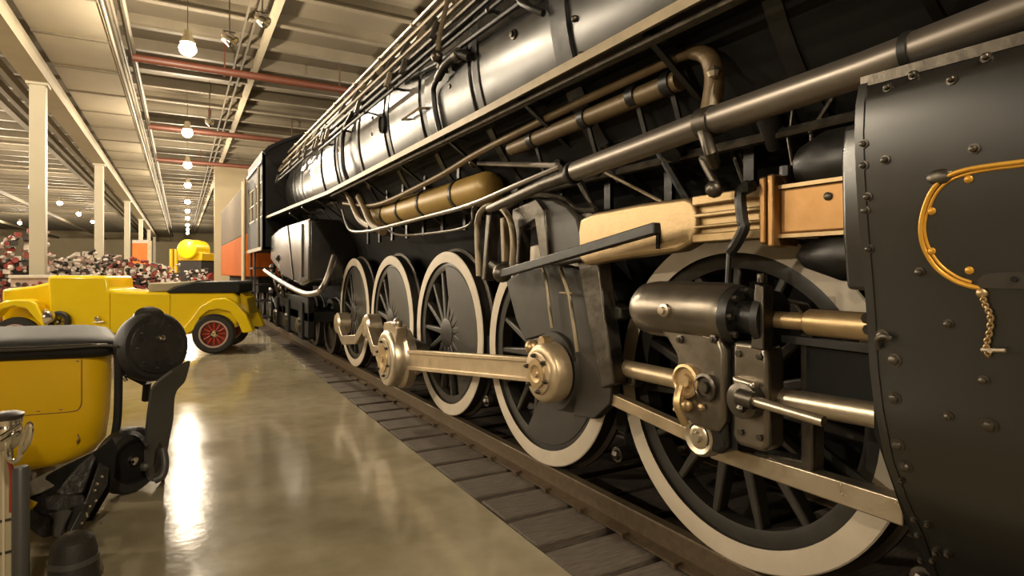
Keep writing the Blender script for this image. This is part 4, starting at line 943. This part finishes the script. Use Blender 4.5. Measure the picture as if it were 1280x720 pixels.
# spare wheel in its black cover on the tail
sc = K(190, 433, 4.62); sn = Vector((.70, -.70, .10)).normalized()
SW = car_wheel(NC, sc, .272, .15, sn, M['rubber'], M['rubber'], 0, name='spare_wheel')
MB().lathe(sc+sn*.07, sn, [(0, .22), (.02, .21), (.035, .15), (.03, .1), (.045, .05), (.046, 0)], 30).build('wheel_cover', M['leather'], SW, local=True)
for k in range(9):
    a = 2*PI*k/9; u_ = sn.cross(Vector((0, 0, 1))).normalized(); w_ = u_.cross(sn)
    MB().ball(sc+sn*.1+(u_*math.cos(a)+w_*math.sin(a))*.17, .016, (1, 1, .5), n=8).build('rim_stud', M['fender'], SW, local=True)
ub = sn.cross(Vector((0, 0, 1))).normalized(); wb = ub.cross(sn); eb = sc+sn*.12+wb*.06
MB().ball(eb, .034, (1.1, 1.1, .8), 12).build('emblem', M['chrome'], SW, local=True)
MB().lathe(sc+Vector((-.02, .0, .21)), (0.2, -.6, .8), [(-.05, .1), (0, .12), (.05, .1), (.07, .03)], 20).build('cover_fold', M['leather'], SW, local=True)
MB().tube([K(148, 462, 4.6), K(158, 468, 4.62), K(182, 480, 4.66)], .02, 8).tube([K(184, 478, 4.66), K(182, 500, 4.7)], .03, 8).build('spare_carrier', M['black'], NC, local=True)
MB().ball(K(152, 468, 4.5), .035, n=10).tube(smooth([K(146, 478, 4.5), K(152, 470, 4.48), K(158, 476, 4.5)], 4), .014, 8).build('tail_lamp', M['chrome'], NC, local=True)
# rear wing: a dark strip sweeping down behind the tail
def strip(pl, pr, d0, w, name, m, thick=.02):
    """a curved sheet: pl / pr are its left and right edges in the photograph, w its depth"""
    mb = MB(); n = len(pl); vs = []
    A = smooth([K(u, v, d0) for u, v in pl], 5); Bq = smooth([K(u, v, d0+w) for u, v in pr], 5)
    k = len(A); nrm_ = []
    for i in range(k):
        t = A[min(i+1, k-1)]-A[max(i-1, 0)]; q = (Bq[i]-A[i]); c = t.cross(q).normalized()*thick; nrm_.append(c)
    vs = A+Bq+[a+c for a, c in zip(A, nrm_)]+[b_+c for b_, c in zip(Bq, nrm_)]
    fs = []
    for i in range(k-1):
        fs += [(i, i+1, k+i+1, k+i), (2*k+i, 3*k+i, 3*k+i+1, 2*k+i+1), (i, 2*k+i, 2*k+i+1, i+1), (k+i, k+i+1, 3*k+i+1, 3*k+i)]
    fs += [(0, k, 3*k, 2*k), (k-1, 3*k-1, 4*k-1, 2*k-1)]
    mb.add(vs, fs); return mb.build(name, m, NC, local=True, angle=60)
strip([(214, 462), (192, 480), (186, 500), (182, 530), (180, 560), (181, 588), (186, 602)], [(236, 450), (230, 474), (217, 492), (214, 525), (208, 556), (204, 585), (203, 602)], 4.45, .22, 'rear_wing', M['fender'])
MB().tube(smooth([K(193, 600, 4.42), K(203, 594, 4.45), K(206, 578, 4.5), K(203, 560, 4.52)], 4), .03, 10).ball(K(181, 583, 4.36), .035, n=8).build('wing_foot', M['fender'], NC, local=True)
# wheel under it
wc = K(161, 583, 4.42); wc.z = .245
car_wheel(NC, wc, .245, .14, (.75, -.66, 0), M['rubber'], M['soot'], 0)
MB().cyl(wc-Vector((.75, -.66, 0))*.05, wc+Vector((.75, -.66, 0))*.05, .165, 24).build('wheel_disc', M['soot'], NC, local=True)
car_wheel(NC, (wc.x-1.1, 1.2, .215), .215, .15, (0, 1, 0), M['rubber'], M['soot'], 10)
car_wheel(NC, (-2.3, .15, .36), .36, .15, (0, 1, 0), M['rubber'], M['soot'], 10); car_wheel(NC, (-2.3, 1.3, .36), .36, .15, (0, 1, 0), M['rubber'], M['soot'], 10)
loft([(.42, -2.9, -1.8, .35, 1.1, .15), (.85, -2.9, -1.8, .35, 1.1, .25), (.95, -2.85, -1.8, .5, .95, .15)]).build('bonnet', M['yellow2'], NC, local=True, angle=50)
# glossy black arch over the wheel, running board with studs, and the leather apron pieces
strip([(124, 576), (130, 562), (140, 550), (156, 543), (172, 546), (182, 558)], [(130, 582), (137, 570), (147, 558), (160, 551), (172, 552), (180, 562)], 4.2, .25, 'wheel_arch', M['leather'], .03)
def slab(pts, d, name, m, thick=.05, parent=NC, dd=None, bevel=.008):
    n = len(pts); dd = dd or [0]*n
    A = [K(u, v, d+e) for (u, v), e in zip(pts, dd)]; Bq = [K(u, v, d+e+thick) for (u, v), e in zip(pts, dd)]
    mb = MB().add(A+Bq, [list(range(n))[::-1], list(range(n, 2*n))]+[(i, (i+1) % n, n+(i+1) % n, n+i) for i in range(n)])
    return mb.build(name, m, parent, local=True, bevel=bevel)
slab([(36, 606), (80, 582), (122, 562), (140, 547), (146, 560), (142, 606), (122, 640), (112, 655), (84, 657), (56, 657), (40, 650)], 3.78, 'chassis', M['soot'], .12)
slab([(30, 606), (60, 590), (106, 572), (122, 562), (120, 575), (96, 590), (76, 604), (50, 617), (34, 622)], 3.85, 'apron', M['fender'], .04, dd=[-.1, -.08, 0, .05, .03, -.02, -.06, -.1, -.12]).data.materials[0] = M['sill']
slab([(100, 580), (116, 566), (120, 572), (112, 596), (104, 616), (82, 622), (70, 616), (84, 598)], 3.6, 'apron', M['leather'], .05, dd=[0, .05, .05, .0, -.04, -.08, -.1, -.05])
slab([(124, 578), (136, 585), (134, 606), (122, 626), (108, 650), (92, 674), (80, 676), (96, 646), (108, 622), (116, 600)], 3.5, 'running_board', M['leather'], .06, dd=[.12, .14, .1, .04, -.04, -.12, -.14, -.06, 0, .06])
slab([(56, 622), (70, 618), (104, 618), (107, 624), (100, 632), (76, 640), (58, 638)], 3.5, 'apron', M['leather'], .05, dd=[-.1, -.06, 0, .0, -.03, -.08, -.12])
slab([(60, 642), (84, 635), (91, 638), (82, 656), (76, 674), (66, 672), (66, 650)], 3.42, 'step_plate', M['wgrey'], .04, dd=[-.05, 0, 0, -.03, -.06, -.08, -.05])
slab([(86, 640), (104, 626), (110, 630), (98, 652), (86, 672), (79, 672)], 3.46, 'apron', M['leather'], .06)
slab([(30, 640), (40, 636), (64, 648), (66, 670), (52, 672), (36, 660), (28, 652)], 3.42, 'apron', M['leather'], .06, dd=[-.08, -.05, 0, 0, -.03, -.06, -.08])
tag(slab([(32, 622), (48, 628), (40, 638), (30, 636)], 3.5, 'body_corner', M['yellow2'], .04), 'yellow corner below the apron')
q = PD(92, 340, 3.05); BO = empty('reflection_dome', (q.x, q.y, FZ), 'dark floor reflection shaped as a low dome right of the rope post', 'reflection dome')  # solid dome standing in for a dark reflection in the floor
MB().lathe((q.x, q.y, FZ), (0, 0, 1), [(0, 0), (0, .125), (.03, .12), (.1, .11), (.2, .105), (.27, .09), (.30, .05), (.305, 0)], 28).build('body', M['rubber'], BO)
MB().lathe((q.x, q.y, FZ+.17), (0, 0, 1), [(-.015, .107), (-.015, .112), (.015, .111), (.015, .105)], 28, closed=True).build('band', M['fender'], BO)
for u, v in ((127, 596), (121, 605), (118, 613), (119, 626), (112, 633), (108, 642), (109, 645), (102, 654), (96, 664), (84, 670), (78, 669)):
    MB().ball(K(u, v, 3.40), .010, n=8).build('stud', M['chrome'], NC, local=True)

# ================================================================== rope post and beige plinth at the left edge
PO = PD(26, 340, 2.8)
ST = empty('rope_stanchion', (PO.x, PO.y, FZ), 'dark rope barrier post with chrome head and hanging hook at the left edge', 'rope post')
x, y = PO.x, PO.y
MB().lathe((x, y, FZ), (0, 0, 1), [(0, 0), (0, .125), (.02, .125), (.035, .06), (.05, .034), (.72, .034), (.73, .028), (.735, 0)], 28).build('post', M['fender'], ST)
hp = PD(8, 538, 2.78)
HDm = MB().lathe((hp.x, hp.y, hp.z-.09), (0, 0, 1), [(0, .03), (.02, .05), (.05, .055), (.09, .062), (.12, .05), (.125, .062), (.145, .062), (.15, .03), (.16, 0)], 24).build('post_head', M['chrome'], ST)
MB().lathe((hp.x, hp.y, hp.z+.055), (0, 0, 1), [(0, .062), (.02, .068), (.03, .05), (.032, 0)], 20).build('cap_ring', M['iron'], HDm)
MB().tube([PD(2, 545, 2.72), PD(27, 530, 2.74)], .008, 8).tube([PD(2, 552, 2.72), PD(24, 540, 2.74)], .008, 8).build('arm', M['chrome'], ST)
hook = smooth([PD(u, v, 2.75) for u, v in ((10, 548), (9, 562), (12, 574), (19, 577), (25, 570), (27, 556), (32, 541), (36, 530), (39, 534), (37, 550), (31, 560), (26, 566))], 5)
MB().tube(hook, .011, 8).build('hook', M['chrome'], ST)
MB().tube(smooth([PD(8, 546, 2.76), PD(10, 572, 2.76), PD(14, 590, 2.78), PD(14, 640, 2.78)], 4), .009, 8).build('rope_end', M['maroon'], ST)
PLo = PD(17, 340, 3.05)
PN = empty('display_plinth', (PLo.x, PLo.y, FZ), 'beige panelled plinth at the bottom left edge behind the rope post', 'plinth', rz=RZ+math.radians(42))
wpl = .8
MB().box(-wpl, 0, 0, .5, 0, HC+(VY-540)/FPX*3.05-FZ).build('cabinet', M['plinth'], PN, local=True, bevel=.012)
for v in (648, 688): 
    z = HC+(VY-v)/FPX*3.05-FZ; MB().box(-wpl-.003, .003, -.006, .5, z-.006, z+.006).build('panel_joint', M['wgrey'], PN, local=True)
MB().box(-.045, -.035, -.008, .002, 0, .8).build('edge_bead', M['cream'], PN, local=True)

# ================================================================== exhibits down the hall
def machine(name, label, cat, p, w, dp, h, seed, group, cols=('white', 'iron', 'maroon', 'dust', 'iron', 'white'), rz=None, n=100, wheel=True):
    rz = -math.atan2(p.x, p.y)
    rnd = random.Random(seed)
    t = empty(name, (p.x, p.y, FZ), label, cat, rz=rz, group=group)
    MB().box(-w/2, w/2, -dp/2, dp/2, 0, .16).build('base', M['iron'], t, local=True, bevel=.02)
    mb = MB(); mats = [M[c] for c in dict.fromkeys(cols)]; names = list(dict.fromkeys(cols))
    mb.cur = names.index('iron') if 'iron' in names else 0
    mb.box(-w*.42, w*.42, -dp*.3, dp*.3, .16, h*.72)
    for k in range(int(w*h*n)):
        mb.cur = names.index(rnd.choice(cols))
        x, y = rnd.uniform(-w/2+.04, w/2-.04), rnd.uniform(-dp/2, -dp*.26)
        z = .15+rnd.random()*(h*(.95+.06*math.sin(x*4+seed))-.15)
        q = rnd.random(); r = rnd.uniform(.035, .08)
        if q < .4: mb.ball((x, y, z), r*1.1, (1, 1, rnd.uniform(.7, 1.3)), 8)
        elif q < .6: mb.cyl((x, y-.06, z), (x, y+.15, z), r, 8)
        elif q < .8: mb.tube([(x-r, y, z-r*rnd.uniform(-1, 1)), (x+r*1.6, y, z+r*rnd.uniform(-1, 1))], r*.6, 6)
        else: mb.box(x-r, x+r, y-.05, y+.1, z-r*.8, z+r*.8)
    mb.build('engine', mats, t, local=True)
    if wheel:
        r = min(.5, h*.33); c = (w*rnd.uniform(-.3, .3), -dp/2-.05, r+.2)
        MB().lathe(c, (0, 1, 0), [(-.05, r*.86), (-.05, r), (.05, r), (.05, r*.86)], 28, closed=True).lathe(c, (0, 1, 0), [(-.06, 0), (-.06, r*.16), (.06, r*.16), (.06, 0)], 14).beam((c[0]-r*.9, c[1], c[2]), (c[0]+r*.9, c[1], c[2]), .04, .06).beam((c[0], c[1], c[2]-r*.9), (c[0], c[1], c[2]+r*.9), .04, .06).build('flywheel', M['maroon'], t, local=True)
    return t
grp = 'old engines displayed behind the yellow car'
def mspec(u0, u1, vtop, d):
    w = (u1-u0)/FPX*d; h = HC+(VY-vtop)/FPX*d-FZ; return PD((u0+u1)/2, 340, d), w, h
EX = [(-60, 46, 288, 15.6, 'tall crowded red and white engine display at the left edge beside the first column', ('white', 'maroon', 'iron', 'dust', 'maroon', 'white')),
      (66, 116, 312, 18.2, 'white and black engine standing right of the first column', ('white', 'iron', 'white', 'dust')),
      (114, 150, 318, 20.2, 'low pale engine with black parts beside the second column', ('white', 'iron', 'dust', 'iron')),
      (136, 164, 326, 17.5, 'dark red engine above the yellow car body, right of the second column', ('maroon', 'iron', 'white', 'dust')),
      (162, 196, 324, 21.8, 'maroon and black engine in front of the orange banner', ('maroon', 'iron', 'maroon', 'white')),
      (198, 224, 331, 24.0, 'low white and red engine behind the folded hood of the far yellow car', ('white', 'dust', 'maroon', 'iron', 'white')),
      (232, 258, 333, 26.5, 'low white and black engine next to the tender', ('white', 'dust', 'iron', 'maroon', 'white'))]
for i, (u0, u1, vt, d, lab, cols_) in enumerate(EX):
    p, w, h = mspec(u0, u1, vt, d); machine('stationary_engine', lab, 'engine', p, w, 1.2, h, 11+i, grp, cols_)
p, w, h = mspec(20, 62, 345, 13.3)
DC = empty('display_case', (p.x, p.y, FZ), 'pale display case with a grey top standing before the first column', 'display case', rz=-math.atan2(p.x, p.y))
MB().box(-w/2, w/2, 0, .6, 0, h-.05).build('case', M['dust'], DC, local=True)
MB().box(-w/2-.04, w/2+.04, -.04, .64, h-.05, h+.02).build('top', M['white'], DC, local=True, bevel=.01)
rnd = random.Random(5); mb = MB()
for k in range(70):
    mb.cur = rnd.randint(0, 2); x, z, r = rnd.uniform(-w/2+.05, w/2-.05), rnd.uniform(.3, h-.15), rnd.uniform(.03, .07)
    mb.cyl((x, -.05, z), (x, .02, z), r, 8)
mb.build('gauges', [M['iron'], M['white'], M['maroon']], DC, local=True)
# farther rows, smaller in view
k_ = 0
for (u0, u1, vt, d, lab) in ((-40, 10, 300, 24, 'red machine seen behind the left engine display'), (66, 96, 318, 27, 'pale machine far right of the first column'), (96, 122, 322, 30, 'small engine far off left of the second column'), (131, 150, 326, 33, 'small cream engine far off between the second and third columns'), (205, 228, 328, 36, 'distant red engine in the aisle mouth'), (226, 250, 322, 40, 'distant black engine under the yellow crane'), (250, 272, 326, 38, 'distant dark engine beside the cream partition')):
    p, w, h = mspec(u0, u1, vt, d); machine('stationary_engine', lab, 'engine', p, w, 1.4, h, 40+k_, 'engines farther down the hall', ('white', 'maroon', 'iron', 'dust'), n=26, wheel=False); k_ += 1
# orange banner and the yellow machine under the far lamps
p = PD(174.5, 340, 26); BN = empty('exhibit_banner', (p.x, p.y, FZ), 'orange and white standing banner between the columns', 'banner', rz=RZ)
zb = lambda v: HC+(VY-v)/FPX*26-FZ
MB().box(-.32, .32, 0, .04, zb(330), zb(304)).build('panel', M['orange'], BN, local=True)
tag(MB().box(-.32, .36, -.005, .05, zb(304), zb(300)).build('header', M['white'], BN, local=True), 'white header strip')
MB().box(.34, .5, .0, .05, zb(330), zb(301)).build('side_panel', M['cream'], BN, local=True)
MB().tube([(-.3, .02, 0), (-.3, .02, zb(328))], .02, 8).tube([(.3, .02, 0), (.3, .02, zb(328))], .02, 8).box(-.4, .4, -.15, .2, 0, .04).build('stand', M['iron'], BN, local=True)
p = PD(242, 340, 34); YM = empty('traction_engine', (p.x, p.y, FZ), 'distant yellow machine with a round boiler under the far lamps', 'machine', rz=RZ)
zc = lambda v: HC+(VY-v)/FPX*34-FZ
MB().lathe((0, -.8, zc(312)), (0, 1, 0), [(0, 0), (.05, .5), (.1, .55), (1.6, .55), (1.7, .3), (1.7, 0)], 24).build('boiler', M['yellow'], YM, local=True)
MB().box(-.7, .7, -.4, 1.2, zc(326), zc(316)).box(-.25, .25, 0, .4, zc(305), zc(300)).build('body', M['yellow2'], YM, local=True, bevel=.05)
for x in (-.75, .75): MB().lathe((x-.1, .6, .8), (1, 0, 0), [(0, 0), (0, .8), (.2, .8), (.2, 0)], 24).build('wheel', M['maroon'], YM, local=True)
MB().box(-.6, .6, -.3, 1.2, .3, zc(325)).build('chassis', M['iron'], YM, local=True)
for u, d in ((214, 44), (220, 44)):
    p = PD(u, 340, d); o = empty('yellow_post', (p.x, p.y, FZ), 'slim yellow post far down the aisle, %s of two' % ('left' if u == 214 else 'right'), 'post', group='yellow posts far down the aisle')
    MB().cyl((p.x, p.y, FZ), (p.x, p.y, 3.2), .12, 12).build('shaft', M['yellow2'], o)
    MB().cyl((p.x, p.y, FZ), (p.x, p.y, FZ+.1), .15, 12).build('foot', M['iron'], o)

# ================================================================== picture settings
w = bpy.data.worlds.new('hall air'); SC.world = w; w.use_nodes = True
w.node_tree.nodes['Background'].inputs['Color'].default_value = (.9, .75, .5, 1); w.node_tree.nodes['Background'].inputs['Strength'].default_value = .05
vs = SC.view_settings; SC.display_settings.display_device = 'sRGB'
vs.view_transform = 'Standard'; vs.look = 'None'; vs.exposure = 0.4; vs.gamma = 1.0; vs.use_curve_mapping = False
SC.cycles.use_denoising = True
SC.cycles.max_bounces = 8; SC.cycles.diffuse_bounces = 5; SC.cycles.glossy_bounces = 4
SC.cycles.sample_clamp_indirect = 6
